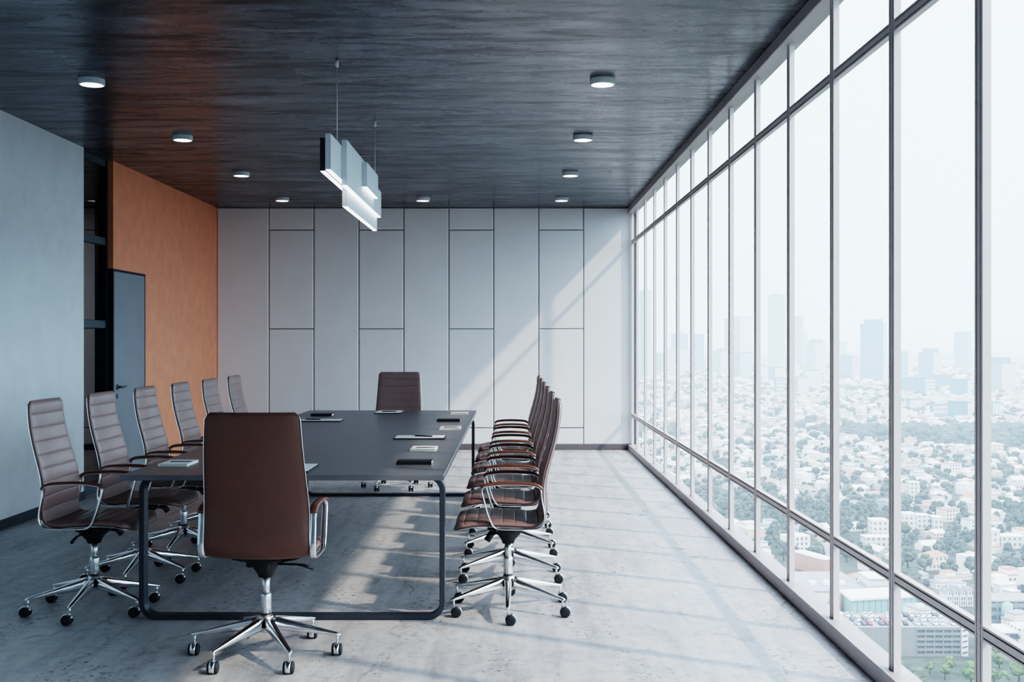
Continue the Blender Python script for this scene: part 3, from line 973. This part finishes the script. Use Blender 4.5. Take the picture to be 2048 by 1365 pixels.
TOWERS = [
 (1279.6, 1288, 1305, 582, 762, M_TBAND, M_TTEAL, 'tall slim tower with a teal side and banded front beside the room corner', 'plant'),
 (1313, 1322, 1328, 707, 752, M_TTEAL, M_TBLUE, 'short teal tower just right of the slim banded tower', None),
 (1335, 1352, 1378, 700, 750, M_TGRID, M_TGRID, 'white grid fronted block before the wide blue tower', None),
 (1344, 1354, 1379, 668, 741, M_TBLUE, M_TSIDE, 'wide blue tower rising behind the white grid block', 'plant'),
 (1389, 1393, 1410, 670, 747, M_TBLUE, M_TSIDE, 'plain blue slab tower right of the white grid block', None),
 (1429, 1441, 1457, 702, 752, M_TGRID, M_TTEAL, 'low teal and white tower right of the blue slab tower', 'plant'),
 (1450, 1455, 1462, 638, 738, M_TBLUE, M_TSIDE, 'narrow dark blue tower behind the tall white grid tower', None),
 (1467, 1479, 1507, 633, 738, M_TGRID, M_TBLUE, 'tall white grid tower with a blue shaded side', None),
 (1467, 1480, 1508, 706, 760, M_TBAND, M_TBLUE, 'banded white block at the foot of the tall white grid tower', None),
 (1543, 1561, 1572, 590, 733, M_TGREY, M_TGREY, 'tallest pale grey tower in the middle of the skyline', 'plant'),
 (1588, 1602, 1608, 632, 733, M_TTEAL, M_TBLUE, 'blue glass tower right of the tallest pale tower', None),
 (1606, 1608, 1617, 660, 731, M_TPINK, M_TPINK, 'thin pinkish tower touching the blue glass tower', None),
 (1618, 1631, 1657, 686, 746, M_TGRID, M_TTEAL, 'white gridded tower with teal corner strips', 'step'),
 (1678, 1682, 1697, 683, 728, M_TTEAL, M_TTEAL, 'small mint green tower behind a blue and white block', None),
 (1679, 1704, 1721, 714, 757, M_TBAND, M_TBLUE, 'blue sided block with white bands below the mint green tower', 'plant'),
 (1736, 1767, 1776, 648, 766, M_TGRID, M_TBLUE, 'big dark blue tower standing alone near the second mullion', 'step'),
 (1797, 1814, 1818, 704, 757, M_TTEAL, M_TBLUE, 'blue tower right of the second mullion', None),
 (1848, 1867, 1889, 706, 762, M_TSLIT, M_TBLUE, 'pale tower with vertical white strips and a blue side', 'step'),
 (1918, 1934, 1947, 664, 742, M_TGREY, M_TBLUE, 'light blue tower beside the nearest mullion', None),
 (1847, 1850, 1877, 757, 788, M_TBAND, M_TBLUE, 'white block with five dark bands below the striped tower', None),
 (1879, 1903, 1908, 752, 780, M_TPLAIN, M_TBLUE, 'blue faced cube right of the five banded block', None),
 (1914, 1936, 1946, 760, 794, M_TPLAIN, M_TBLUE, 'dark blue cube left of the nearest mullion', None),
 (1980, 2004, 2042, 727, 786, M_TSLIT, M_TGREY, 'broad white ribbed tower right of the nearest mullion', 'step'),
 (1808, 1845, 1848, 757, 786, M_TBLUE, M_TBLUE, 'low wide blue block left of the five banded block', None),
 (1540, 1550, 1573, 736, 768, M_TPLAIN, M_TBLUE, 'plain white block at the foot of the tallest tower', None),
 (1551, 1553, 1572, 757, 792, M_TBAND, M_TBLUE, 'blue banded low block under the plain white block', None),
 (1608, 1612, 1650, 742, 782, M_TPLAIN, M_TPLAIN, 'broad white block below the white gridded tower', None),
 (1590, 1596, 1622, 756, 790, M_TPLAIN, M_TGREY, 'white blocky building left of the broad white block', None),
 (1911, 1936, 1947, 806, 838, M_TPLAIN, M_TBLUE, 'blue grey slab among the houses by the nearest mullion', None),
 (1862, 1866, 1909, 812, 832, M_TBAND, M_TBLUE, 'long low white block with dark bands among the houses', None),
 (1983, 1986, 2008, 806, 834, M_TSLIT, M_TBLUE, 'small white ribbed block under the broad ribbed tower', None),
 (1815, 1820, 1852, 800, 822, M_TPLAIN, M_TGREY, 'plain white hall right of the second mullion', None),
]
for t in TOWERS:
    tower(*t[:8], crown=t[8])

# --- near landmark buildings
def place_b(name, pa, pb, base, lab, cat='building', rot=0.0, depth=18):
    x0, y = gp(pa, base)
    x1, _ = gp(pb, base)
    o = tag(empty(name, (x0, y, GROUND), rot), lab, cat)
    W_ = x1 - x0
    keep(x0 + W_ / 2 * cos(rot) - depth / 2 * sin(rot), y + depth / 2 * cos(rot) + W_ / 2 * sin(rot), .5 * sqrt(W_ * W_ + depth * depth) + 7)
    return o, (x1 - x0), y / 2200

# parking structure with banded front and cars on the roof deck
o, W, sc = place_b('parking_structure', 1711, 1936, 1313, 'banded concrete parking structure with cars on its roof deck')
PK = o
Hh = 58 * sc
Dp = 21.0
wf = W * 121 / 225
MB().box(0, wf, 0, Dp, 0, Hh - .05).build('blank_wall', M_CONC, o)
bd = MB()
fx0, fx1 = wf, W - W * 13 / 225
nb = 5
for i in range(nb + 1):
    z0 = i * (Hh - 1.0) / nb
    bd.box(fx0, fx1, -.15, Dp, z0, z0 + .95)
ncol = 5
for i in range(ncol + 1):
    xx = fx0 + (fx1 - fx0 - .5) * i / ncol
    bd.box(xx, xx + .5, -.05, .5, 0, Hh - .1)
bd.build('banded_front', M_CONC, o)
MB().box(fx0 + .2, fx1 - .2, .8, Dp - .5, 0, Hh - 1.1).build('deck_shade', M_CONCD, o)  # solid filler behind the bands; the open decks' shade is its colour
st = MB()
st.box(fx1, W, -.2, 4, 0, Hh + .3)
st.build('stair_tower', M_ROOFW, o)
sw = MB()
for i in range(5):
    z0 = .8 + i * Hh / 5.2
    sw.add([(fx1 + .3, -.26, z0), (W - .3, -.26, z0 + .5), (W - .3, -.26, z0 + 1.2), (fx1 + .3, -.26, z0 + .7)], [(0, 1, 2, 3)])
sw.build('stair_openings', M_WINDOWD, o)
MB().box(0, W - W * 13 / 225 - .05, .05, Dp - .1, Hh - .04, Hh + .03).build('roof_deck', M_ROOFG, o)
def car_meshes():
    """body and glass of a small car, length 4.2 along y"""
    b_ = MB()
    sec = []
    for y, zt in ((0, .55), (.15, .75), (1.15, .88), (1.75, 1.38), (3.0, 1.42), (3.75, .95), (4.15, .85), (4.25, .5)):
        hw = .82 if .3 < y < 4 else .74
        tw = hw * (.80 if zt > 1.2 else .97)
        sec.append([(-hw, y, .22), (hw, y, .22), (hw, y, min(zt, .8)), (tw, y, zt), (-tw, y, zt), (-hw, y, min(zt, .8))])
    b_.loft(sec, 0, False)
    wn = MB()
    for s1 in (-1, 1):
        wn.add([(s1 * .80, 1.35, .92), (s1 * .80, 3.55, .95), (s1 * .70, 3.0, 1.36), (s1 * .70, 1.8, 1.33)], [(0, 1, 2, 3)])
    wn.add([(-.68, 1.13, .91), (.68, 1.13, .91), (.60, 1.70, 1.36), (-.60, 1.70, 1.36)], [(0, 1, 2, 3)])
    wn.add([(-.66, 3.80, .96), (.66, 3.80, .96), (.58, 3.05, 1.42), (-.58, 3.05, 1.42)], [(0, 1, 2, 3)])
    wh = MB()
    for y in (.85, 3.4):
        wh.tube([(-.84, y, .31), (.84, y, .31)], .31, 12)
    return b_, wn, wh
cars = {}
CARCOL = [('white', (0.75, 0.75, 0.75)), ('black', (0.03, 0.03, 0.035)), ('silver', (0.45, 0.46, 0.48)), ('red', (0.40, 0.05, 0.05)), ('dark blue', (0.06, 0.09, 0.17))]
for nm, c in CARCOL:
    mt = simple('car_paint_' + nm.replace(' ', '_'), c, 0.3, noise=0.03)
    cars[nm] = mt
b_, wn, wh = car_meshes()
cb = {nm: b_.mesh('car_body', mt) for nm, mt in cars.items()}
cw, cg = wh.mesh('car_wheels', M_RUBBER), wn.mesh('car_glass', M_WINDOWD)
rc = random.Random(5)
for row, yy in enumerate((2.0, 8.0, 14.8)):
    for i in range(17):
        if rc.random() < .2: continue
        nm = rc.choices([c[0] for c in CARCOL], [5, 3, 3, 1, 1])[0]
        c = empty('car', (PK.location.x + .8 + 1.2 + i * (W - 4) / 17, PK.location.y + yy, GROUND + Hh + .05), 0)
        for me, pn in ((cb[nm], 'body'), (cg, 'car_glass'), (cw, 'wheels')):
            q = bpy.data.objects.new(pn, me); COL.objects.link(q); q.parent = c
        tag(c, f'{nm} car parked on the roof deck of the parking structure, {("front", "middle", "back")[row]} row', 'car', f'{nm} cars in the {("front", "middle", "back")[row]} deck row')

# teal glass fronted hall
o, W, sc = place_b('glass_hall', 1703, 1832, 1236, 'teal glass fronted hall with a white roof edge behind the parking structure')
H1 = 37 * sc
MB().add([(0, 0, 0), (W, 0, 0), (W, 0, H1 * 1.12), (0, 0, H1 * .93), (0, 16, 0), (W, 16, 0), (W, 16, H1 * 1.12), (0, 16, H1 * .93)],
         [(0, 1, 2, 3), (4, 0, 3, 7), (1, 5, 6, 2), (5, 4, 7, 6)]).build('glass_front', M_TEAL, o)
MB().add([(-.6, -.8, H1 * .93), (W + .6, -.8, H1 * 1.12), (W + .6, 17, H1 * 1.12), (-.6, 17, H1 * .93), (-.6, -.8, H1 * .93 + .9), (W + .6, -.8, H1 * 1.12 + .9), (W + .6, 17, H1 * 1.12 + .9), (-.6, 17, H1 * .93 + .9)],
         [(0, 1, 2, 3), (4, 5, 6, 7), (0, 1, 5, 4), (1, 2, 6, 5), (2, 3, 7, 6), (3, 0, 4, 7)]).build('roof', M_ROOFW, o)
# salmon block
o, W, sc = place_b('salmon_block', 1667, 1682, 1224, 'small salmon coloured block left of the teal glass hall')
MB().box(0, W, 0, 7, 0, 36 * sc).build('wall', M_BRICK, o)
MB().bbox(-.2, W + .2, -.2, 7.2, 36 * sc, 36 * sc + .4, .05).build('roof', M_ROOFG, o)
# white slit building with the wide grey roof beside it
o, W, sc = place_b('slit_window_building', 1738, 1778, 1196, 'white building with a row of narrow slit windows')
MB().box(0, W, 0, 15, 0, 37 * sc).build('wall', M_SLIT, o)
MB().bbox(-.2, W + .2, -.2, 15.2, 37 * sc, 37 * sc + .5, .05).build('roof', M_ROOFW, o)
o, W, sc = place_b('flat_roofed_hall', 1588, 1736, 1204, 'wide low hall with a large flat grey roof beside the slit window building', depth=44)
MB().box(0, W, 0, 42, 0, 4.5).build('wall', M_HOUSEW, o)
m = MB()
m.bbox(-.4, W + .4, -.4, 42.4, 4.5, 5.1, .1)
m.build('roof', M_ROOFG, o)
m = MB()
for i in range(4):
    m.box(W * .12 + i * W * .2, W * .2 + i * W * .2, 12, 16, 5.1, 6.6)
m.build('roof_vents', M_ROOFW, o)
# brick building
o, W, sc = place_b('brick_building', 1648, 1715, 1154, 'pink brick block with a windowless side beyond the flat grey roof', rot=radians(24), depth=28)
MB().box(0, W * .44, 0, W * 1.5, 0, 33 * sc).build('wall', M_BRICK, o)
MB().bbox(-.2, W * .44 + .2, -.2, W * 1.5 + .2, 33 * sc, 33 * sc + .5, .05).build('roof', M_ROOFW, o)
# row of white gabled houses
for i in range(4):
    o, W, sc = place_b('gabled_row_house', 1893 + i * 13.8, 1904.6 + i * 13.8, 1213, f'white steep gabled row house, {("first", "second", "third", "last")[i]} from the left in the row before the nearest mullion')
    hh = 23 * sc
    o['group'] = 'white gabled row houses'
    MB().add([(0, 0, 0), (W, 0, 0), (W, 0, hh), (W / 2, 0, hh + 11 * sc), (0, 0, hh), (0, 8, 0), (W, 8, 0), (W, 8, hh), (W / 2, 8, hh + 11 * sc), (0, 8, hh)],
             [(0, 1, 2, 3, 4), (0, 4, 9, 5), (1, 6, 7, 2), (5, 9, 8, 7, 6)]).build('wall', M_HOUSEW, o)
    MB().add([(-.2, -.3, hh - .1), (W / 2, -.3, hh + 11 * sc + .15), (W + .2, -.3, hh - .1), (-.2, 8.3, hh - .1), (W / 2, 8.3, hh + 11 * sc + .15), (W + .2, 8.3, hh - .1)], [(0, 1, 4, 3), (1, 2, 5, 4)]).build('roof', M_ROOFG, o)
    m = MB()
    for wx in (.2, .6):
        for wz in (.12, .52):
            m.box(W * wx, W * (wx + .2), -.06, 0, hh * wz, hh * (wz + .3))
    m.box(W * .4, W * .6, -.06, 0, hh * 1.02, hh * 1.2)
    m.build('windows', M_WINDOWD, o)
# office block at the right
o, W, sc = place_b('office_block', 1978, 2075, 1246, 'dark grey blue office block right of the nearest mullion')
MB().box(0, W, 0, 14, 0, 42 * sc).build('wall', M_GRIDG, o)
MB().bbox(-.2, W + .2, -.2, 14.2, 42 * sc, 42 * sc + .6, .05).build('roof', M_ROOFG, o)
tb = MB().lathe([(2.4, 0), (2.4, 39 * sc), (0, 39 * sc + 1)], 20, (W * .36, -.3, 0)).build('glass_turret', M_TEAL, o)
o, W, sc = place_b('colonnade_building', 1978, 2090, 1303, 'low grey building with a white corner below the office block')
MB().box(0, W, 0, 12, 0, 36 * sc).build('wall', M_GRIDG, o)
MB().box(W * .52, W, -.6, 10, 0, 46 * sc).build('white_wing', M_GRIDW, o)
MB().bbox(-.3, W * .52, -.3, 12.2, 36 * sc, 36 * sc + .6, .05).build('roof', M_ROOFW, o)
# white villa with many windows
for pa, pb, base, hp, lab in ((1745, 1777, 1088, 46, 'tall white villa with many windows left of the second mullion'),
                              (1731, 1790, 1098, 22, 'long white villa wing with an arcade beside the second mullion'),
                              (1808, 1832, 1065, 36, 'white house with tall dark windows right of the second mullion'),
                              (1867, 1886, 1062, 26, 'pale block house with a flat roof uphill of the row houses'),
                              (1834, 1860, 1060, 28, 'cream house with square windows among dark trees'),
                              (1985, 2000, 1100, 38, 'white cube house right of the nearest mullion'),
                              (2003, 2050, 1098, 24, 'long white building with a dark window row at the right edge'),
                              (1820, 1840, 1000, 34, 'white two storey house on the green slope')):
    o, W, sc = place_b('villa', pa, pb, base, lab)
    MB().box(0, W, 0, 9, 0, hp * sc).build('wall', M_GRIDW, o)
    MB().bbox(-.3, W + .3, -.3, 9.3, hp * sc, hp * sc + .5, .05).build('roof', M_ROOFW, o)

# --- houses and trees by the thousand: the nearest ones are things, the rest one stuff object each
def house_mesh(kind, wmat, rmat):
    """unit house 12 x 10 m"""
    m = MB()
    if kind == 0:      # flat roofed box with a set back upper floor
        m.box(-6, 6, -5, 5, 0, 4.2, 0)
        m.box(-6.3, 6.3, -5.3, 5.3, 4.2, 4.6, 1)
        m.box(-1.5, 5, -3.5, 4, 4.6, 7.2, 0)
        m.box(-1.8, 5.3, -3.8, 4.3, 7.2, 7.5, 1)
    elif kind == 1:    # gabled
        m.add([(-6, -4.5, 0), (6, -4.5, 0), (6, 4.5, 0), (-6, 4.5, 0), (-6, -4.5, 3.8), (6, -4.5, 3.8), (6, 4.5, 3.8), (-6, 4.5, 3.8), (-6, 0, 6.2), (6, 0, 6.2)],
              [(0, 1, 5, 4), (2, 3, 7, 6), (1, 2, 6, 9, 5), (3, 0, 4, 8, 7)], 0)
        m.add([(-6.5, -5, 3.6), (6.5, -5, 3.6), (6.5, 0, 6.4), (-6.5, 0, 6.4), (-6.5, 5, 3.6), (6.5, 5, 3.6)], [(0, 1, 2, 3), (3, 2, 5, 4)], 1)
    elif kind == 2:    # hipped
        m.box(-6.5, 6.5, -4.5, 4.5, 0, 3.6, 0)
        m.add([(-7, -5, 3.5), (7, -5, 3.5), (7, 5, 3.5), (-7, 5, 3.5), (-3, 0, 6), (3, 0, 6)], [(0, 1, 5, 4), (1, 2, 5), (2, 3, 4, 5), (3, 0, 4)], 1)
    else:              # three storey block
        m.box(-7, 7, -4.5, 4.5, 0, 9, 0)
        m.box(-7.2, 7.2, -4.7, 4.7, 9, 9.5, 1)
        m.box(-2, 1, -1.5, 2, 9.5, 11, 0)
    z0, z1 = (1.2, 2.7)
    for i in range(4):
        xx = -4.8 + i * 2.9
        yb = -5.02 if kind == 0 else -4.52
        m.add([(xx, yb, z0), (xx + 1.3, yb, z0), (xx + 1.3, yb, z1), (xx, yb, z1)], [(0, 1, 2, 3)], 2)
        if kind == 3:
            for zz in (4.2, 7):
                m.add([(xx, yb, zz), (xx + 1.3, yb, zz), (xx + 1.3, yb, zz + 1.5), (xx, yb, zz + 1.5)], [(0, 1, 2, 3)], 2)
    return m.mesh('house', [wmat, rmat, M_WINDOWD])
WALLS = [('white', M_HOUSEW), ('white', M_HOUSEW), ('cream', M_HOUSEC), ('grey', M_HOUSEG)]
ROOFS = [('white', M_ROOFW), ('grey', M_ROOFG), ('reddish', M_ROOFR)]
KINDS = ['flat roofed house', 'gabled house', 'hip roofed house', 'three storey block']
HM = {}
for kk in range(4):
    for wi in (0, 2, 3):
        for ri in range(3):
            HM[(kk, wi, ri)] = house_mesh(kk, WALLS[wi][1], ROOFS[ri][1])

import bmesh
def ico(sub):
    bm = bmesh.new()
    bmesh.ops.create_icosphere(bm, subdivisions=sub, radius=1)
    v = np.array([x.co[:] for x in bm.verts]); f = np.array([[x.index for x in fc.verts] for fc in bm.faces])
    bm.free()
    return v, f
IV2, IF2 = ico(2)
IV1, IF1 = ico(1)
def crown_mesh(seed, mat, v=IV2, f=IF2):
    rg = np.random.default_rng(seed)
    m = MB()
    for i in range(5):
        an = i * 2 * pi / 4; c = np.array([1.2 * cos(an), 1.2 * sin(an), 4.4 + rg.uniform(-.6, .6)]) if i < 4 else np.array([0, 0, 6.2])
        rad = np.array([1.85, 1.85, 1.9]) * rg.uniform(.8, 1.1)
        d = 1 + rg.normal(0, .13, len(v))[:, None]
        m.add((v * d * rad + c).tolist(), f.tolist(), 0, False)
    return m.mesh('tree_crown', mat)
CR = [crown_mesh(i, M_LEAF[i % 3]) for i in range(6)]
CRN = [crown_mesh(20 + i, M_LEAFN) for i in range(2)]
TRK = MB().tube([(0, 0, -.2), (.1, 0, 2), (0, .1, 4.5)], [.38, .28, .2], 8).mesh('trunk', M_TRUNK)

def inside_keep(x, y):
    for fx, fy, fr in FOOT:
        if (x - fx) ** 2 + (y - fy) ** 2 < fr * fr:
            return True
    return False
rh = random.Random(21)
def bay(x, y):
    px = 1024 + x / y * 2200
    if px > 1965: return 'in the nearest bay'
    if px > 1782: return 'in the second bay'
    if px > 1662: return 'in the third bay'
    if px > 1578: return 'in the fourth bay'
    return 'in the far bays'
def row_of(y):
    return 'nearest rows' if y < 620 else 'middle rows' if y < 800 else 'farther rows'
houses, trees = [], []
# blocks on a grid of streets, turned a little to the view
ang = radians(17)
ca, sa = cos(ang), sin(ang)
# density grows with distance: greener near, white and dense far off
def sample(n, y0, y1, wide):
    out = []
    for _ in range(n):
        y = sqrt(rh.uniform(y0 * y0, y1 * y1))
        x = y * (rh.uniform(.62, 2.8) if wide else rh.uniform(.02, .62))
        if x < 48: continue
        out.append((x, y))
    return out
cell = {}
def free(x, y, r):
    ix, iy = int(x // 40), int(y // 40)
    for a in (-1, 0, 1):
        for b2 in (-1, 0, 1):
            for (qx, qy, qr) in cell.get((ix + a, iy + b2), ()):
                if (qx - x) ** 2 + (qy - y) ** 2 < (qr + r) ** 2:
                    return False
    return True
def occupy(x, y, r):
    cell.setdefault((int(x // 40), int(y // 40)), []).append((x, y, r))
def green(x, y):
    return sin(x * .011 + 1.3) + sin(y * .009 + x * .004) + sin((x + y) * .021) * .5
for (x, y) in sample(1250, 455, 1150, 0) + sample(8000, 1150, 2600, 0) + sample(9000, 2600, 6000, 0) + sample(1500, 120, 1300, 1) + sample(2500, 1300, 4000, 1):
    if inside_keep(x, y): continue
    if y < 1500 and green(x, y) > .42: continue
    s = rh.uniform(.55, 1.02) * (1.06 if y < 1200 else 1.25 if y < 2600 else 2.0)
    if not free(x, y, 8.6 * s): continue
    occupy(x, y, 8.6 * s)
    kk = rh.choices([0, 1, 2, 3], [4, 3, 3, 2])[0]
    wi = rh.choices([0, 2, 3], [7, 2, 1])[0]
    ri = rh.choices([0, 1, 2], [5, 3, 2])[0]
    houses.append((x, y, s, ang + rh.choice([0, pi / 2]) + rh.uniform(-.06, .06), kk, wi, ri))
for (x, y) in sample(24000, 280, 1250, 0) + sample(17000, 1250, 3000, 0) + sample(7000, 3000, 6000, 0) + sample(6000, 100, 1300, 1) + sample(3000, 1300, 4000, 1):
    if inside_keep(x, y): continue
    s = rh.uniform(.55, 1.5) * (1 if y < 1300 else 1.3 if y < 3000 else 2.2)
    if 404 < y < 505 and 1690 < 1024 + x / y * 2200 < 1945: continue
    if green(x, y) < -.9 and rh.random() < .5: continue
    dense = y > 1250
    if not free(x, y, (5.2 if dense else 3.7) * s): continue
    if not dense: occupy(x, y, 3.5 * s)
    trees.append((x, y, s, rh.randrange(6)))
def visible(x, y):
    px = 1024 + x / y * 2200
    py = 682 + ALT * 2200 / y
    if not (1270 < px < 2060 and py < 1380): return False
    return py < 682 + (1.384 - .09) / 1.53 * (px - 1024) - 6
houses.sort(key=lambda h: (not visible(h[0], h[1]), h[1]))
trees.sort(key=lambda h: (not visible(h[0], h[1]), h[1]))
for (x, y, s, a, kk, wi, ri) in houses[:280]:
    o = bpy.data.objects.new('house', HM[(kk, wi, ri)])
    COL.objects.link(o)
    o.location = (x, y, GROUND); o.rotation_euler = (0, 0, a); o.scale = (s, s, s)
    lab = f'{WALLS[wi][0]} {KINDS[kk]} with {ROOFS[ri][0]} roof, {row_of(y)}, {bay(x, y)}'
    tag(o, lab, 'house', f'{WALLS[wi][0]} {KINDS[kk]}s with {ROOFS[ri][0]} roof, {row_of(y)}, {bay(x, y)}')
for i, (x, y, s, kq) in enumerate(trees[:280]):
    near = y < 480
    o = empty('tree', (x, y, GROUND), rh.uniform(0, 6.28))
    o.scale = (s, s, s)
    q = bpy.data.objects.new('tree_crown', CRN[kq % 2] if near else CR[kq]); COL.objects.link(q); q.parent = o
    q = bpy.data.objects.new('trunk', TRK); COL.objects.link(q); q.parent = o
    lab = f'{"bright green" if near else ("dull green", "mid green", "dark bluish green")[kq % 3]} round tree, {row_of(y)}, {bay(x, y)}'
    tag(o, lab, 'tree', lab.replace(' round tree', ' trees'))

def big_mesh(name, parts, mats, label, cat):
    V, F, MI, o = [], [], [], 0
    for v, f, mi in parts:
        V.append(v); F.extend([[i + o for i in q] for q in f]); MI.extend(mi); o += len(v)
    me = bpy.data.meshes.new(name)
    me.from_pydata(np.concatenate(V).tolist(), [], F)
    for mm in mats: me.materials.append(mm)
    me.polygons.foreach_set('material_index', MI)
    me.update()
    ob = bpy.data.objects.new(name, me)
    COL.objects.link(ob)
    return tag(ob, label, cat, None, 'stuff')
hmats = [M_HOUSEW, M_HOUSEC, M_HOUSEG, M_ROOFW, M_ROOFG, M_ROOFR, M_WINDOWD]
HV = {}
for key, me in HM.items():
    v = np.array([q.co[:] for q in me.vertices])
    f = [list(p.vertices) for p in me.polygons]
    lut = [{0: 0, 2: 1, 3: 2}[key[1]], 3 + key[2], 6]
    HV[key] = (v, f, [lut[p.material_index] for p in me.polygons])
parts = []
for (x, y, s, a, kk, wi, ri) in houses[280:]:
    v, f, mi = HV[(kk, wi, ri)]
    R = np.array([[cos(a), -sin(a), 0], [sin(a), cos(a), 0], [0, 0, 1]])
    parts.append(((v * s) @ R.T + np.array([x, y, GROUND]), f, mi))
big_mesh('distant_houses', parts, hmats, 'countless pale houses and blocks spreading to the horizon', 'houses')
parts = []
IFL = IF1.tolist()
for (x, y, s, kq) in trees[280:]:
    for _ in range(2 if y < 1500 else 1):
        rad = np.array([3.6, 3.6, 3.0]) * s * rh.uniform(.75, 1.2) * (1 if y > 1250 else .68)
        d = 1 + RNG.normal(0, .12, len(IV1))[:, None]
        parts.append((IV1 * d * rad + np.array([x + rh.uniform(-.7, .7) * s, y + rh.uniform(-.7, .7) * s, GROUND + 3.6 * s]), IFL, [kq % 3] * len(IFL)))
big_mesh('distant_trees', parts, M_LEAF, 'countless grey green trees between the city houses', 'trees')

# low hills on the horizon
hv, hf = [], []
N = 90
for i in range(N):
    x = -6000 + i * 36000 / (N - 1)
    hgt = 60 + 190 * (0.5 + .5 * sin(i * .21)) * (.4 + .6 * (x > 4000)) + 60 * sin(i * .63)
    for yy, hh in ((17000, 0), (19000, max(hgt, 20)), (24000, 0)):
        hv.append((x, yy + 500 * sin(i * .4), GROUND + hh))
for i in range(N - 1):
    for j in range(2):
        a = i * 3 + j
        hf.append((a, a + 3, a + 4, a + 1))
M_HILL = simple('hazy_hill', (0.16, 0.20, 0.22), 0.9, noise=0.15, nscale=0.001)
tag(MB().add(hv, hf, 0, True).build('distant_hills', M_HILL), 'low pale hills on the hazy horizon', 'hills', None, 'structure')


# ------------------------------------------------------------------ light, sky, camera
w = bpy.data.worlds.new('sky')
scene.world = w
w.use_nodes = True
nt = w.node_tree
bg = nt.nodes['Background']
tc = nt.nodes.new('ShaderNodeTexCoord')
sp = nt.nodes.new('ShaderNodeSeparateXYZ')
nt.links.new(tc.outputs['Generated'], sp.inputs[0])
r = ramp(nt, sp.outputs[2], [(0.0, (0.57, 0.84, 0.98)), (0.25, (0.62, 0.87, 1.0)), (0.42, (0.76, 0.855, 1.0)), (1.0, (0.72, 0.83, 1.0))])
nt.links.new(r.outputs['Color'], bg.inputs['Color'])
bg.inputs['Strength'].default_value = 3.3

sun = bpy.data.lights.new('sun', 'SUN')
sun.energy = 2.2
sun.angle = radians(1.6)
sun.color = (1.0, 0.84, 0.68)
so = bpy.data.objects.new('sun', sun)
COL.objects.link(so)
d = Vector((-.97, .52, -1.0)).normalized()
so.rotation_euler = d.to_track_quat('-Z', 'Y').to_euler()
so.location = (30, -15, 40)

lamp = bpy.data.lights.new('corridor_fill', 'AREA')  # added fill light without a fixture, brightens the dark corridor
lamp.energy = 8
lamp.size = .5
lamp.color = (.85, .93, 1.0)
lo = bpy.data.objects.new('corridor_fill', lamp)
COL.objects.link(lo)
lo.location = (-6.2, 12.2, CEIL - .05)

cam = bpy.data.cameras.new('camera')
cam.sensor_width = 36.0
cam.lens = 36.0 * 2200 / 2048
cam.clip_start = .05
cam.clip_end = 90000
co = bpy.data.objects.new('camera', cam)
COL.objects.link(co)
co.location = (0, 0, CAM_H)
co.rotation_euler = (pi / 2, 0, 0)
scene.camera = co

scene.view_settings.view_transform = 'Filmic'
scene.view_settings.look = 'Very High Contrast'
scene.view_settings.exposure = 0.15
scene.cycles.use_denoising = True
scene.cycles.max_bounces = 8
scene.cycles.diffuse_bounces = 5
scene.cycles.glossy_bounces = 4
scene.cycles.transparent_max_bounces = 16
scene.cycles.caustics_reflective = False
scene.cycles.caustics_refractive = False
scene.cycles.sample_clamp_indirect = 6.0
